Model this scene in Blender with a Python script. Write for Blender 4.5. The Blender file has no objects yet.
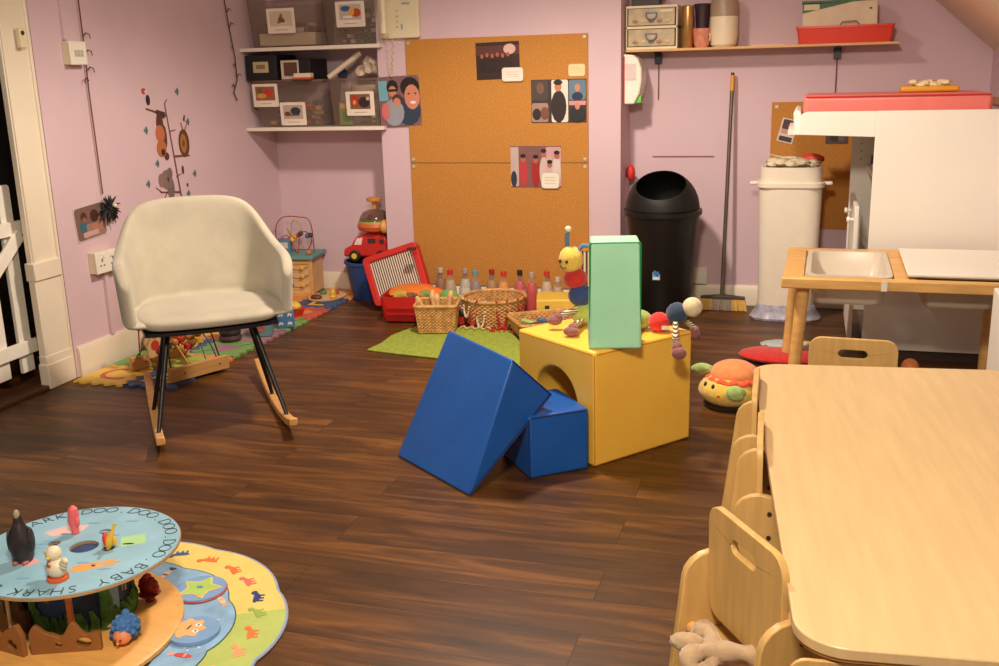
import bpy, bmesh, math, random
from mathutils import Matrix, Vector
random.seed(7)
R = math.radians
PI = math.pi
sc = bpy.context.scene
COL = sc.collection

# ------------------------------------------------------------------ camera
cam_d = bpy.data.cameras.new('camera')
cam_d.sensor_width = 36.0
cam_d.lens = 36.0 * 1013 / 999
cam_d.clip_start = 0.02
cam = bpy.data.objects.new('camera', cam_d)
COL.objects.link(cam)
cam.matrix_world = Matrix(((0.95822138, -0.0468017, 0.28217262, 0.0),
                           (0.2848204, 0.24667046, -0.92629964, 0.0),
                           (-0.02625125, 0.96796864, 0.24969499, 1.4),
                           (0, 0, 0, 1)))
sc.camera = cam

# ------------------------------------------------------------------ world, lights, exposure
sc.view_settings.view_transform = 'Standard'
sc.view_settings.look = 'None'
sc.view_settings.gamma = 1.0
sc.view_settings.use_curve_mapping = False
sc.view_settings.exposure = -0.22
world = bpy.data.worlds.new('world')
sc.world = world
world.use_nodes = True
world.node_tree.nodes['Background'].inputs[0].default_value = (1.0, 0.87, 0.74, 1)
world.node_tree.nodes['Background'].inputs[1].default_value = 0.50


def lamp(name, loc, size, power, color=(1.0, 0.86, 0.72), target=None, sy=None):
    d = bpy.data.lights.new(name, 'AREA')
    d.shape = 'RECTANGLE'
    d.size = size
    d.size_y = sy or size
    d.energy = power
    d.color = color
    o = bpy.data.objects.new(name, d)
    COL.objects.link(o)
    o.location = loc
    if target:
        o.rotation_euler = (Vector(target) - Vector(loc)).to_track_quat('-Z', 'Y').to_euler()
    return o


lamp('ceiling_light_middle', (-1.2, 3.9, 2.56), 0.3, 22)
spot = bpy.data.lights.new('ceiling_downlight', 'SPOT')      # recessed downlight: its housing cuts the light off high on the walls
spot.energy = 235
spot.color = (1.0, 0.86, 0.72)
spot.shadow_soft_size = 0.09
spot.spot_size = R(148)
spot.spot_blend = 0.42
spot_o = bpy.data.objects.new('ceiling_downlight', spot)
COL.objects.link(spot_o)
spot_o.location = (-1.2, 3.9, 2.5)
lamp('front_fill', (-0.3, 0.6, 2.5), 0.35, 112, target=(-0.9, 3.6, 0.2))  # added fill lamp that brightens the front faces, not a seen fixture


# ------------------------------------------------------------------ materials
def lin(c):
    return tuple((x / 12.92 if x <= 0.04045 else ((x + 0.055) / 1.055) ** 2.4) for x in c) + (1.0,)


MATS = {}


def mat(name, c, rough=0.6, metal=0.0, var=0.06, scale=12.0, bump=0.0, bscale=None, alpha=1.0, trans=0.0, stretch=None, coat=0.0, sheen=0.0):
    """procedural principled material; c is sRGB 0..1, var is the strength of the noise variation"""
    if name in MATS:
        return MATS[name]
    m = bpy.data.materials.new(name)
    m.use_nodes = True
    nt = m.node_tree
    b = nt.nodes['Principled BSDF']
    b.inputs['Roughness'].default_value = rough
    b.inputs['Metallic'].default_value = metal
    b.inputs['Alpha'].default_value = alpha
    b.inputs['Transmission Weight'].default_value = trans
    b.inputs['Coat Weight'].default_value = coat
    b.inputs['Sheen Weight'].default_value = sheen
    tc = nt.nodes.new('ShaderNodeTexCoord')
    mp = nt.nodes.new('ShaderNodeMapping')
    nt.links.new(tc.outputs['Object'], mp.inputs['Vector'])
    if stretch:
        mp.inputs['Scale'].default_value = stretch
    nz = nt.nodes.new('ShaderNodeTexNoise')
    nz.inputs['Scale'].default_value = scale
    nz.inputs['Detail'].default_value = 5
    nt.links.new(mp.outputs['Vector'], nz.inputs['Vector'])
    cr = nt.nodes.new('ShaderNodeValToRGB')
    L = lin(c)
    cr.color_ramp.elements[0].position = 0.3
    cr.color_ramp.elements[1].position = 0.7
    cr.color_ramp.elements[0].color = tuple(max(0, x * (1 - var * 2)) for x in L[:3]) + (1,)
    cr.color_ramp.elements[1].color = tuple(min(1, x * (1 + var * 2)) for x in L[:3]) + (1,)
    nt.links.new(nz.outputs['Fac'], cr.inputs['Fac'])
    nt.links.new(cr.outputs['Color'], b.inputs['Base Color'])
    if bump:
        n2 = nt.nodes.new('ShaderNodeTexNoise')
        n2.inputs['Scale'].default_value = bscale or scale * 4
        n2.inputs['Detail'].default_value = 4
        nt.links.new(mp.outputs['Vector'], n2.inputs['Vector'])
        bp = nt.nodes.new('ShaderNodeBump')
        bp.inputs['Strength'].default_value = bump
        bp.inputs['Distance'].default_value = 0.01
        nt.links.new(n2.outputs['Fac'], bp.inputs['Height'])
        nt.links.new(bp.outputs['Normal'], b.inputs['Normal'])
    MATS[name] = m
    return m


def C(r, g, b, **k):
    """plain plastic or paint colour, from 0..255"""
    key = 'paint_%d_%d_%d' % (r, g, b) + ''.join('_%s%s' % kv for kv in sorted(k.items()))
    k.setdefault('rough', 0.5)
    k.setdefault('var', 0.03)
    return mat(key, (r / 255, g / 255, b / 255), **k)


def floor_material():
    m = bpy.data.materials.new('walnut_laminate')
    m.use_nodes = True
    nt = m.node_tree
    b = nt.nodes['Principled BSDF']
    tc = nt.nodes.new('ShaderNodeTexCoord')
    br = nt.nodes.new('ShaderNodeTexBrick')
    br.offset = 0.37
    br.inputs['Color1'].default_value = (0.0, 0.0, 0.0, 1)
    br.inputs['Color2'].default_value = (1, 1, 1, 1)
    br.inputs['Mortar'].default_value = (0.5, 0.5, 0.5, 1)
    br.inputs['Scale'].default_value = 1.0
    br.inputs['Mortar Size'].default_value = 0.0012
    br.inputs['Mortar Smooth'].default_value = 0.2
    br.inputs['Brick Width'].default_value = 1.35
    br.inputs['Row Height'].default_value = 0.175
    nt.links.new(tc.outputs['Object'], br.inputs['Vector'])
    mp = nt.nodes.new('ShaderNodeMapping')
    mp.inputs['Scale'].default_value = (0.9, 8.0, 1.0)
    nt.links.new(tc.outputs['Object'], mp.inputs['Vector'])
    # every plank shifts the grain
    add = nt.nodes.new('ShaderNodeVectorMath')
    add.operation = 'MULTIPLY_ADD'
    add.inputs[1].default_value = (9.0, 5.0, 7.0)
    nt.links.new(br.outputs['Color'], add.inputs[0])
    nt.links.new(mp.outputs['Vector'], add.inputs[2])
    n1 = nt.nodes.new('ShaderNodeTexNoise')
    n1.inputs['Scale'].default_value = 1.7
    n1.inputs['Detail'].default_value = 7
    n1.inputs['Roughness'].default_value = 0.62
    n1.inputs['Distortion'].default_value = 0.9
    nt.links.new(add.outputs[0], n1.inputs['Vector'])
    cr = nt.nodes.new('ShaderNodeValToRGB')
    e = cr.color_ramp.elements
    e[0].position = 0.28
    e[0].color = lin((0.20, 0.125, 0.045))
    e[1].position = 0.75
    e[1].color = lin((0.52, 0.335, 0.145))
    k = e.new(0.5)
    k.color = lin((0.33, 0.20, 0.075))
    nt.links.new(n1.outputs['Fac'], cr.inputs['Fac'])
    hs = nt.nodes.new('ShaderNodeHueSaturation')
    mr = nt.nodes.new('ShaderNodeMapRange')
    mr.inputs['To Min'].default_value = 0.86
    mr.inputs['To Max'].default_value = 1.12
    nt.links.new(br.outputs['Color'], mr.inputs['Value'])
    nt.links.new(mr.outputs['Result'], hs.inputs['Value'])
    nt.links.new(cr.outputs['Color'], hs.inputs['Color'])
    mx = nt.nodes.new('ShaderNodeMixRGB')
    mx.inputs['Color2'].default_value = lin((0.13, 0.075, 0.045))
    nt.links.new(br.outputs['Fac'], mx.inputs['Fac'])
    nt.links.new(hs.outputs['Color'], mx.inputs['Color1'])
    nt.links.new(mx.outputs['Color'], b.inputs['Base Color'])
    b.inputs['Roughness'].default_value = 0.42
    b.inputs['Specular IOR Level'].default_value = 0.36
    bp = nt.nodes.new('ShaderNodeBump')
    bp.inputs['Strength'].default_value = 0.12
    bp.inputs['Distance'].default_value = 0.004
    nt.links.new(n1.outputs['Fac'], bp.inputs['Height'])
    nt.links.new(bp.outputs['Normal'], b.inputs['Normal'])
    return m


def stripe_material(name, c1, c2, scale, axis='X'):
    m = bpy.data.materials.new(name)
    m.use_nodes = True
    nt = m.node_tree
    b = nt.nodes['Principled BSDF']
    b.inputs['Roughness'].default_value = 0.7
    tc = nt.nodes.new('ShaderNodeTexCoord')
    w = nt.nodes.new('ShaderNodeTexWave')
    w.bands_direction = axis
    w.inputs['Scale'].default_value = scale
    w.inputs['Distortion'].default_value = 0.0
    nt.links.new(tc.outputs['Object'], w.inputs['Vector'])
    cr = nt.nodes.new('ShaderNodeValToRGB')
    cr.color_ramp.interpolation = 'LINEAR'
    cr.color_ramp.elements[0].position = 0.42
    cr.color_ramp.elements[1].position = 0.58
    cr.color_ramp.elements[0].color = lin(c1)
    cr.color_ramp.elements[1].color = lin(c2)
    nt.links.new(w.outputs['Fac'], cr.inputs['Fac'])
    nt.links.new(cr.outputs['Color'], b.inputs['Base Color'])
    return m


M_WALL = mat('lilac_wall_paint', (0.825, 0.715, 0.745), 0.75, var=0.015, scale=3, bump=0.04, bscale=90)
M_CEIL = mat('cream_ceiling_paint', (0.80, 0.74, 0.65), 0.8, var=0.01)
M_TRIM = mat('cream_gloss_paint', (0.90, 0.85, 0.76), 0.4, var=0.02, scale=4)
M_WHITE = mat('white_melamine', (0.93, 0.90, 0.85), 0.42, var=0.01, scale=3)
M_PLAST = mat('white_plastic', (0.92, 0.90, 0.84), 0.35, var=0.015)
M_CORK = mat('cork', (0.735, 0.50, 0.215), 0.85, var=0.13, scale=160, bump=0.15, bscale=200)
M_BEECH = mat('light_beech_top', (0.84, 0.71, 0.51), 0.33, var=0.035, scale=3.0, stretch=(14, 1.2, 2))
M_PLY = mat('birch_plywood', (0.80, 0.64, 0.38), 0.45, var=0.06, scale=5, stretch=(9, 9, 1.2))
M_PLYE = mat('plywood_edge', (0.62, 0.44, 0.25), 0.6, var=0.10, scale=10)
M_PINE = mat('pine', (0.86, 0.66, 0.38), 0.5, var=0.07, scale=4, stretch=(2, 9, 9))
M_TOYWOOD = mat('toy_wood', (0.83, 0.62, 0.37), 0.5, var=0.07, scale=8, stretch=(1, 6, 6))
M_VELVET = mat('beige_velvet', (0.715, 0.675, 0.59), 0.85, var=0.05, scale=7, bump=0.12, bscale=25, sheen=0.3)
M_BLACK = mat('black_metal', (0.05, 0.045, 0.04), 0.4, var=0.05)
M_BLACKP = mat('black_plastic', (0.055, 0.048, 0.042), 0.38, var=0.1)
M_BLUEV = mat('blue_vinyl', (0.09, 0.34, 0.66), 0.38, var=0.05, scale=5, bump=0.18, bscale=11)
M_YELV = mat('yellow_vinyl', (1.0, 0.775, 0.30), 0.36, var=0.03, scale=5, bump=0.14, bscale=9)
M_GREENV = mat('sheen_green_vinyl', (0.66, 0.90, 0.74), 0.3, var=0.03, scale=5, bump=0.25, bscale=9)  # vinyl sheen put into the base colour, paler than the green edges
M_GREENE = mat('green_vinyl_edge', (0.10, 0.55, 0.30), 0.35, var=0.03)
M_WICKER = mat('wicker', (0.80, 0.61, 0.36), 0.6, var=0.16, scale=30)
M_CRATE = mat('clear_crate_plastic', (0.60, 0.50, 0.44), 0.2, var=0.03, alpha=0.20)
M_BOTTLE = mat('clear_bottle_plastic', (0.85, 0.80, 0.74), 0.08, var=0.02, alpha=0.14)
M_BAG = mat('thin_plastic_bag', (0.80, 0.77, 0.80), 0.3, var=0.08, scale=30, bump=0.6, bscale=40)
M_DARK = mat('hall_darkness', (0.05, 0.04, 0.035), 0.8)  # near-black colour standing in for the unlit hallway


# ------------------------------------------------------------------ mesh builder
class MB:
    def __init__(self, m=None):
        self.bm = bmesh.new()
        self.mats = []
        self.cur = 0
        self.T = Matrix.Identity(4)
        if m:
            self.m(m)

    def m(self, m):
        if m not in self.mats:
            self.mats.append(m)
        self.cur = self.mats.index(m)
        return self

    def at(self, loc=(0, 0, 0), rz=0, rx=0, ry=0):
        self.T = Matrix.Translation(loc) @ Matrix.Rotation(rz, 4, 'Z') @ Matrix.Rotation(ry, 4, 'Y') @ Matrix.Rotation(rx, 4, 'X')
        return self

    def _end(self, vs, fs):
        for f in fs:
            f.material_index = self.cur
        for v in vs:
            v.co = self.T @ v.co

    def poly(self, verts, faces):
        vs = [self.bm.verts.new(v) for v in verts]
        fs = [self.bm.faces.new([vs[i] for i in f]) for f in faces]
        self._end(vs, fs)
        return self

    def box(self, c, s, rz=0.0, taper=1.0):
        x, y, z = s[0] / 2, s[1] / 2, s[2] / 2
        cs, sn = math.cos(rz), math.sin(rz)
        V = []
        for dz in (-1, 1):
            t = taper if dz < 0 else 1.0
            for dx, dy in ((-1, -1), (1, -1), (1, 1), (-1, 1)):
                a, b_ = dx * x * t, dy * y * t
                V.append((c[0] + a * cs - b_ * sn, c[1] + a * sn + b_ * cs, c[2] + dz * z))
        return self.poly(V, [(0, 3, 2, 1), (4, 5, 6, 7), (0, 1, 5, 4), (1, 2, 6, 5), (2, 3, 7, 6), (3, 0, 4, 7)])

    def rings(self, rings, closed=False, caps=True):
        n = len(rings[0])
        vs = [[self.bm.verts.new(p) for p in r] for r in rings]
        fs = []
        cnt = len(rings)
        for i in range(cnt if closed else cnt - 1):
            a, b_ = vs[i], vs[(i + 1) % cnt]
            for j in range(n):
                k = (j + 1) % n
                fs.append(self.bm.faces.new((a[j], a[k], b_[k], b_[j])))
        if caps and not closed:
            fs.append(self.bm.faces.new(list(reversed(vs[0]))))
            fs.append(self.bm.faces.new(vs[-1]))
        self._end([v for r in vs for v in r], fs)
        return self

    def tube(self, pts, r, seg=8, closed=False):
        pts = [Vector(p) for p in pts]
        n = len(pts)
        rr_ = r if isinstance(r, (list, tuple)) else [r] * n
        rings = []
        up = None
        for i, p in enumerate(pts):
            if closed:
                t = pts[(i + 1) % n] - pts[i - 1]
            else:
                t = pts[min(i + 1, n - 1)] - pts[max(i - 1, 0)]
            if t.length < 1e-9:
                t = Vector((0, 0, 1))
            t.normalize()
            if up is None:
                up = Vector((0, 0, 1)) if abs(t.z) < 0.9 else Vector((1, 0, 0))
            s = t.cross(up)
            if s.length < 1e-6:
                s = t.cross(Vector((0, 1, 0)))
            s.normalize()
            u = s.cross(t).normalized()
            up = u
            rings.append([p + (s * math.cos(2 * PI * k / seg) + u * math.sin(2 * PI * k / seg)) * rr_[i] for k in range(seg)])
        return self.rings(rings, closed=closed)

    def cyl(self, a, b, r, r2=None, seg=20):
        return self.tube([a, b], [r, r if r2 is None else r2], seg)

    def lathe(self, prof, c=(0, 0, 0), seg=28, sx=1.0, sy=1.0):
        rings = [[(c[0] + max(r, 1e-4) * sx * math.cos(2 * PI * k / seg), c[1] + max(r, 1e-4) * sy * math.sin(2 * PI * k / seg), c[2] + z) for k in range(seg)] for r, z in prof]
        return self.rings(rings)

    def ball(self, c, r, s=(1, 1, 1), seg=18, wob=0.0):
        rings = []
        n = seg // 2
        for i in range(n + 1):
            a = -PI / 2 + PI * i / n
            ring = []
            for k in range(seg):
                q = 2 * PI * k / seg
                w = 1 + wob * math.sin(5 * q + 3 * a) * math.cos(a)
                cr_ = max(math.cos(a), 0.012)
                ring.append((c[0] + r * s[0] * cr_ * math.cos(q) * w, c[1] + r * s[1] * cr_ * math.sin(q) * w, c[2] + r * s[2] * math.sin(a)))
            rings.append(ring)
        return self.rings(rings)

    def prism(self, outer, t0, t1, plane='xy', holes=()):
        loops = [outer] + list(holes)
        vs, es = [], []
        for lp in loops:
            q = [self.bm.verts.new((p[0], p[1], t0)) for p in lp]
            vs += q
            for i in range(len(q)):
                es.append(self.bm.edges.new((q[i], q[(i + 1) % len(q)])))
        if holes:
            g = bmesh.ops.triangle_fill(self.bm, use_beauty=True, use_dissolve=False, edges=es, normal=(0, 0, 1))
            fs = [f for f in g['geom'] if isinstance(f, bmesh.types.BMFace)]
        else:
            fs = [self.bm.faces.new(vs)]
        ex = bmesh.ops.extrude_face_region(self.bm, geom=fs)
        nv = [g_ for g_ in ex['geom'] if isinstance(g_, bmesh.types.BMVert)]
        for v in nv:
            v.co.z = t1
        allv = set(vs) | set(nv)
        af = set()
        for v in allv:
            af.update(v.link_faces)
        for v in allv:
            x, y, z = v.co
            if plane == 'xz':
                v.co = (x, z, y)
            elif plane == 'yz':
                v.co = (z, x, y)
        self._end(allv, af)
        return self

    def build(self, name, parent=None, loc=None, rz=0.0, bevel=0.0, seg=2, sub=0, angle=35, smooth=True):
        bmesh.ops.recalc_face_normals(self.bm, faces=self.bm.faces)
        me = bpy.data.meshes.new(name)
        self.bm.to_mesh(me)
        self.bm.free()
        for m in self.mats:
            me.materials.append(m)
        if smooth:
            me.shade_smooth()
            me.set_sharp_from_angle(angle=R(angle))
        o = bpy.data.objects.new(name, me)
        COL.objects.link(o)
        if parent:
            o.parent = parent
        if loc:
            o.location = loc
        if rz:
            o.rotation_euler = (0, 0, rz)
        if bevel:
            b = o.modifiers.new('bevel', 'BEVEL')
            b.width = bevel
            b.segments = seg
            b.limit_method = 'ANGLE'
            b.angle_limit = R(40)
        if sub:
            s = o.modifiers.new('sub', 'SUBSURF')
            s.levels = sub
            s.render_levels = sub
        return o


def rr(w, h, r, cx=0.0, cy=0.0, n=5):
    """rounded rectangle outline"""
    P = []
    for sx, sy, a0 in ((1, 1, 0), (-1, 1, 90), (-1, -1, 180), (1, -1, 270)):
        for k in range(n + 1):
            a = R(a0 + 90 * k / n)
            P.append((cx + sx * (w / 2 - r) + r * math.cos(a), cy + sy * (h / 2 - r) + r * math.sin(a)))
    return P


def ell(w, h, cx=0, cy=0, n=20, wob=0.0, k=5):
    return [(cx + w / 2 * math.cos(2 * PI * i / n) * (1 + wob * math.sin(k * 2 * PI * i / n)), cy + h / 2 * math.sin(2 * PI * i / n) * (1 + wob * math.sin(k * 2 * PI * i / n))) for i in range(n)]


def tag(o, label, cat, group=None, kind=None):
    o['label'] = label
    o['category'] = cat
    if group:
        o['group'] = group
    if kind:
        o['kind'] = kind
    return o


def thing(name, loc, label, cat, rz=0.0, group=None, kind=None):
    o = bpy.data.objects.new(name, None)
    COL.objects.link(o)
    o.empty_display_size = 0.05
    o.location = loc
    o.rotation_euler = (0, 0, rz)
    return tag(o, label, cat, group, kind)


def struct(o):
    o['kind'] = 'structure'
    return o


def copy_tree(o, parent=None):
    c = o.copy()
    COL.objects.link(c)
    if parent:
        c.parent = parent
    for ch in [x for x in bpy.data.objects if x.parent == o]:
        copy_tree(ch, c)
    return c


def text_mb(mb, s, size, loc, rz=0.0, rx=0.0, thick=0.0006, font_m=None, sx=1.0, yaw=0.0, slim=0.0):
    """writes real letters into a mesh builder"""
    cu = bpy.data.curves.new('letters', 'FONT')
    cu.body = s
    cu.size = size
    cu.align_x = 'CENTER'
    cu.align_y = 'CENTER'
    cu.extrude = thick
    cu.resolution_u = 3
    cu.offset = slim
    ob = bpy.data.objects.new('letters', cu)
    COL.objects.link(ob)
    dg = bpy.context.evaluated_depsgraph_get()
    me = bpy.data.meshes.new_from_object(ob.evaluated_get(dg))
    MX = mb.T @ Matrix.Translation(loc) @ Matrix.Rotation(yaw, 4, 'Z') @ Matrix.Rotation(rx, 4, 'X') @ Matrix.Rotation(rz, 4, 'Z') @ Matrix.Scale(sx, 4, (1, 0, 0))
    vs = [mb.bm.verts.new(MX @ v.co) for v in me.vertices]
    if font_m:
        mb.m(font_m)
    for p in me.polygons:
        try:
            f = mb.bm.faces.new([vs[i] for i in p.vertices])
            f.material_index = mb.cur
        except ValueError:
            pass
    bpy.data.objects.remove(ob)
    bpy.data.meshes.remove(me)
    bpy.data.curves.remove(cu)


def card(name, w, h, base, items, loc, rz, label, cat, group=None, t=0.002, r=0.0, tilt=0.0, parent=None):
    """flat printed card standing in local x/z, facing -y; its printed shapes are thin inlays of the same mesh"""
    mb = MB(base)
    mb.at(ry=tilt)
    mb.prism(rr(w, h, r) if r else [(-w / 2, -h / 2), (w / 2, -h / 2), (w / 2, h / 2), (-w / 2, h / 2)], -t, 0, 'xz')
    d = t
    for it in items:
        d += 0.0004
        mb.m(it[5])
        x, z, ww, hh = it[1] * w, it[2] * h, it[3] * w, it[4] * h
        x = max(-w / 2 + ww / 2, min(w / 2 - ww / 2, x))
        z = max(-h / 2 + hh / 2, min(h / 2 - hh / 2, z))
        pl = ell(ww, hh, x, z, 14) if it[0] == 'e' else rr(ww, hh, min(ww, hh) * 0.1, x, z, 2)
        mb.prism(pl, -d, -t + 0.0002, 'xz')
    o = mb.build(name, parent, loc, rz)
    if not parent:
        tag(o, label, cat, group)
    return o

# ================================================================== THE SETTING
XL = -3.38      # left wall
YA = 6.13       # back of both alcoves
YP = 5.82       # face of the chimney breast
XR = 0.93       # right wall beyond the changing unit
ZC = 2.6

struct(MB(floor_material()).box((-0.7, 2.4, -0.05), (9.0, 9.0, 0.1)).build('floor'))
struct(MB(M_WALL).box((XL - 0.06, (3.966 + YA + 0.1) / 2, ZC / 2), (0.12, YA + 0.1 - 3.966, ZC)).build('wall_left'))
struct(MB(M_WALL).box(((XL - 2.49) / 2, YA + 0.05, ZC / 2), (-2.49 - XL, 0.1, ZC)).build('wall_back_left'))
struct(MB(M_WALL).box(((-2.49 - 1.02) / 2, (YP + YA + 0.1) / 2, ZC / 2), (-1.02 + 2.49, YA + 0.1 - YP, ZC)).build('wall_back_middle'))
struct(MB(M_WALL).box(((-1.02 + XR) / 2, YA + 0.05, ZC / 2), (XR + 1.02, 0.1, ZC)).build('wall_back_right'))
struct(MB(M_WALL).box((XR + 0.06, (4.9 + YA + 0.1) / 2, ZC / 2), (0.12, YA + 0.1 - 4.9, ZC)).build('wall_right'))
struct(MB(M_WALL).box((3.2, 4.85, ZC / 2), (4.42, 0.1, ZC)).build('wall_right_front'))
struct(MB(M_CEIL).box((-0.7, 2.4, ZC + 0.05), (9.0, 9.0, 0.1)).build('ceiling'))
# sloping ceiling above the changing unit, rising to the left
mb = MB(mat('cream_slope_paint', (0.90, 0.84, 0.74), 0.8, var=0.01))
mb.prism([(0.50, 1.82), (XR, 1.44), (XR, 2.6), (-0.28, 2.6)], 3.2, YA, 'xz')
struct(mb.build('ceiling_slope'))
# far room behind the safety gate, its darkness put into the wall colours
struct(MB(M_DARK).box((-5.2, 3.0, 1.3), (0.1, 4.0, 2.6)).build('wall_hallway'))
struct(MB(mat('hall_end_darkness', (0.16, 0.13, 0.12), 0.8)).box((-4.3, 5.0, 1.3), (1.8, 0.1, 2.6)).build('wall_hallway_end'))

# door frame with a stepped plinth
mb = MB(M_TRIM)
mb.box((-3.403, 3.872, 1.3), (0.03, 0.185, 2.6))
mb.box((-3.386, 3.952, 1.3), (0.016, 0.016, 2.6)).box((-3.386, 3.795, 1.3), (0.012, 0.02, 2.6))
struct(mb.build('trim_1', bevel=0.004))
mb = MB(M_TRIM)
mb.box((-3.400, 3.862, 0.06), (0.055, 0.185, 0.12)).box((-3.400, 3.862, 0.135), (0.045, 0.175, 0.05))
mb.box((-3.400, 3.862, 0.56), (0.055, 0.18, 0.085)).box((-3.401, 3.862, 0.30), (0.04, 0.17, 0.5))
struct(mb.build('trim_2', bevel=0.005))
struct(MB(mat('brown_threshold', (0.33, 0.20, 0.11), 0.5)).box((-3.45, 3.42, 0.010), (0.14, 0.9, 0.02)).build('trim_4', bevel=0.004))


def baseboard(name, a, b, h=0.12, t=0.018):
    (x0, y0), (x1, y1) = a, b
    L = math.hypot(x1 - x0, y1 - y0)
    ang = math.atan2(y1 - y0, x1 - x0)
    mb = MB(M_TRIM)
    mb.at(((x0 + x1) / 2, (y0 + y1) / 2, 0), rz=ang)
    mb.prism([(0, 0), (t, 0), (t, h - 0.02), (t * 0.5, h), (0, h)], -L / 2, L / 2, 'yz')
    return struct(mb.build(name))


baseboard('baseboard_left', (XL, YA), (XL, 3.98), 0.15)
baseboard('baseboard_back_left', (-2.49, YA), (XL, YA))
baseboard('baseboard_back_middle', (-1.02, YP), (-2.49, YP))
baseboard('baseboard_back_right', (XR, YA), (-1.02, YA))
baseboard('baseboard_middle_side', (-1.02, YA), (-1.02, YP))

# ------------------------------------------------------------------ white picket safety gate in the doorway
g = thing('safety_gate', (-3.50, 3.84, 0.0), 'white picket safety gate standing in the dark doorway at left', 'gate', rz=R(-88))
MG = mat('white_gate_paint', (0.93, 0.90, 0.84), 0.4, var=0.02)
MB(MG).box((0.35, 0.018, 0.20), (0.76, 0.018, 0.065)).build('rail', g, bevel=0.003)
MB(MG).box((0.35, 0.018, 0.76), (0.76, 0.018, 0.065)).build('rail', g, bevel=0.003)
for k in range(5):
    MB(MG).prism([(-0.04, 0.05), (0.04, 0.05), (0.04, 0.92), (0.03, 0.93), (-0.03, 0.93), (-0.04, 0.92)], -0.01, 0.008, 'xz').build('picket', g, (k * 0.16 + 0.06, 0, 0.03), bevel=0.002)
mb = MB(MG)
mb.at((0.35, 0.036, 0.48), ry=R(38))
mb.box((0, 0, 0), (0.82, 0.016, 0.06))
mb.build('brace', g, bevel=0.002)

# ------------------------------------------------------------------ left wall fittings
MX_CREAM = mat('aged_cream_plastic', (0.88, 0.83, 0.70), 0.4, var=0.02)
ds = thing('door_contact', (-3.38, 3.885, 1.60), 'small white door contact box on the cream door frame', 'sensor', rz=R(90))
MB(MX_CREAM).box((0, -0.012, 0), (0.035, 0.024, 0.085)).build('housing', ds, bevel=0.004)
MB(C(60, 50, 45)).cyl((0.0, -0.024, 0.022), (0.0, -0.027, 0.022), 0.010).build('magnet_button', ds)
jb = thing('light_switch', (XL, 4.215, 1.538), 'square cream switch box on the lilac wall beside the door frame', 'light switch', rz=R(90))
MB(MX_CREAM).box((0, -0.02, 0), (0.115, 0.04, 0.105)).build('back_box', jb, bevel=0.003)
MB(M_PLAST).box((0, -0.042, 0), (0.118, 0.006, 0.108)).build('front_plate', jb, bevel=0.003)
mb = MB(C(190, 180, 160))
for dx in (-0.022, 0, 0.022):
    mb.box((dx, -0.047, 0), (0.014, 0.005, 0.03))
mb.build('rocker_button', jb)
tag(MB(M_WALL).box((XL + 0.008, 4.175, 2.1), (0.016, 0.022, 1.0)).build('cable_trunking'), 'lilac painted cable trunking running up from the cream switch box', 'trunking')
sk = thing('wall_socket', (XL, 4.235, 0.532), 'white double wall socket beside the rocking chair', 'socket', rz=R(90))
MB(MX_CREAM).box((0, -0.02, 0), (0.17, 0.04, 0.105)).build('back_box', sk, bevel=0.003)
MB(M_PLAST).box((0, -0.043, 0), (0.172, 0.008, 0.108)).build('front_plate', sk, bevel=0.003)
mb = MB(C(70, 62, 55))
for dx in (-0.042, 0.042):
    mb.box((dx, -0.048, 0.012), (0.006, 0.003, 0.016)).box((dx - 0.013, -0.048, -0.014), (0.010, 0.003, 0.005)).box((dx + 0.013, -0.048, -0.014), (0.010, 0.003, 0.005))
mb.build('pin_holes', sk)
MB(M_PLAST).box((-0.028, -0.05, 0.032), (0.014, 0.008, 0.018)).build('switch', sk)
MB(M_PLAST).box((0.028, -0.05, 0.032), (0.014, 0.008, 0.018)).build('switch', sk)
tag(MB(M_WALL).box((XL + 0.009, 4.25, 0.314), (0.018, 0.025, 0.328)).build('cable_trunking'), 'lilac painted cable trunking running down from the white double socket', 'trunking')

pr = [('r', 0, 0, 0.96, 0.94, C(120, 92, 88)), ('r', 0.1, -0.25, 0.7, 0.4, C(150, 120, 112)), ('e', -0.2, 0.18, 0.2, 0.3, C(80, 45, 32)),
      ('r', -0.26, -0.1, 0.2, 0.3, C(52, 105, 118)), ('e', -0.2, 0.1, 0.14, 0.16, C(150, 95, 68)), ('e', 0.14, 0.15, 0.26, 0.36, C(70, 42, 32)),
      ('r', 0.2, -0.2, 0.4, 0.22, C(172, 118, 100)), ('r', -0.05, -0.33, 0.5, 0.14, C(196, 160, 150))]
card('photo_print', 0.225, 0.17, C(205, 190, 180), pr, (XL + 0.001, 4.20, 0.735), R(90), 'photo print of two children stuck to the wall above the double socket', 'photo', r=0.012, tilt=R(-4))

# dried garland with twigs hanging from the switch box, and its dark tassel
MTW = mat('dark_twig', (0.30, 0.20, 0.15), 0.8, var=0.1)
MCORD = mat('brown_cord', (0.42, 0.25, 0.18), 0.8, var=0.1)
gl = thing('garland', (XL + 0.012, 4.30, 0.86), 'thin brown cord garland with small twigs hanging down the left wall', 'garland')
mb = MB(MCORD)
mb.tube([(0.0, 0.005, 0.0), (0.001, 0.0, 0.25), (0.001, -0.005, 0.5), (0.002, 0.0, 0.72), (0, 0.0, 1.2)], 0.0035, 6)
mb.build('cord', gl)
for z, s in ((0.60, 1), (0.68, 1), (0.76, 1), (0.55, -1)):
    MB(MTW).tube([(0.004, 0, z), (0.006, 0.018 * s, z + 0.014), (0.012, 0.035 * s, z + 0.008), (0.012, 0.04 * s, z - 0.012)], [0.0035, 0.003, 0.0025, 0.002], 5).build('twig', gl)
tz = thing('tassel', (XL + 0.03, 4.315, 0.785), 'black feathery tassel hanging on the wall at the end of the cord garland', 'tassel')
mb = MB(mat('black_feather', (0.06, 0.05, 0.05), 0.7))
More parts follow.
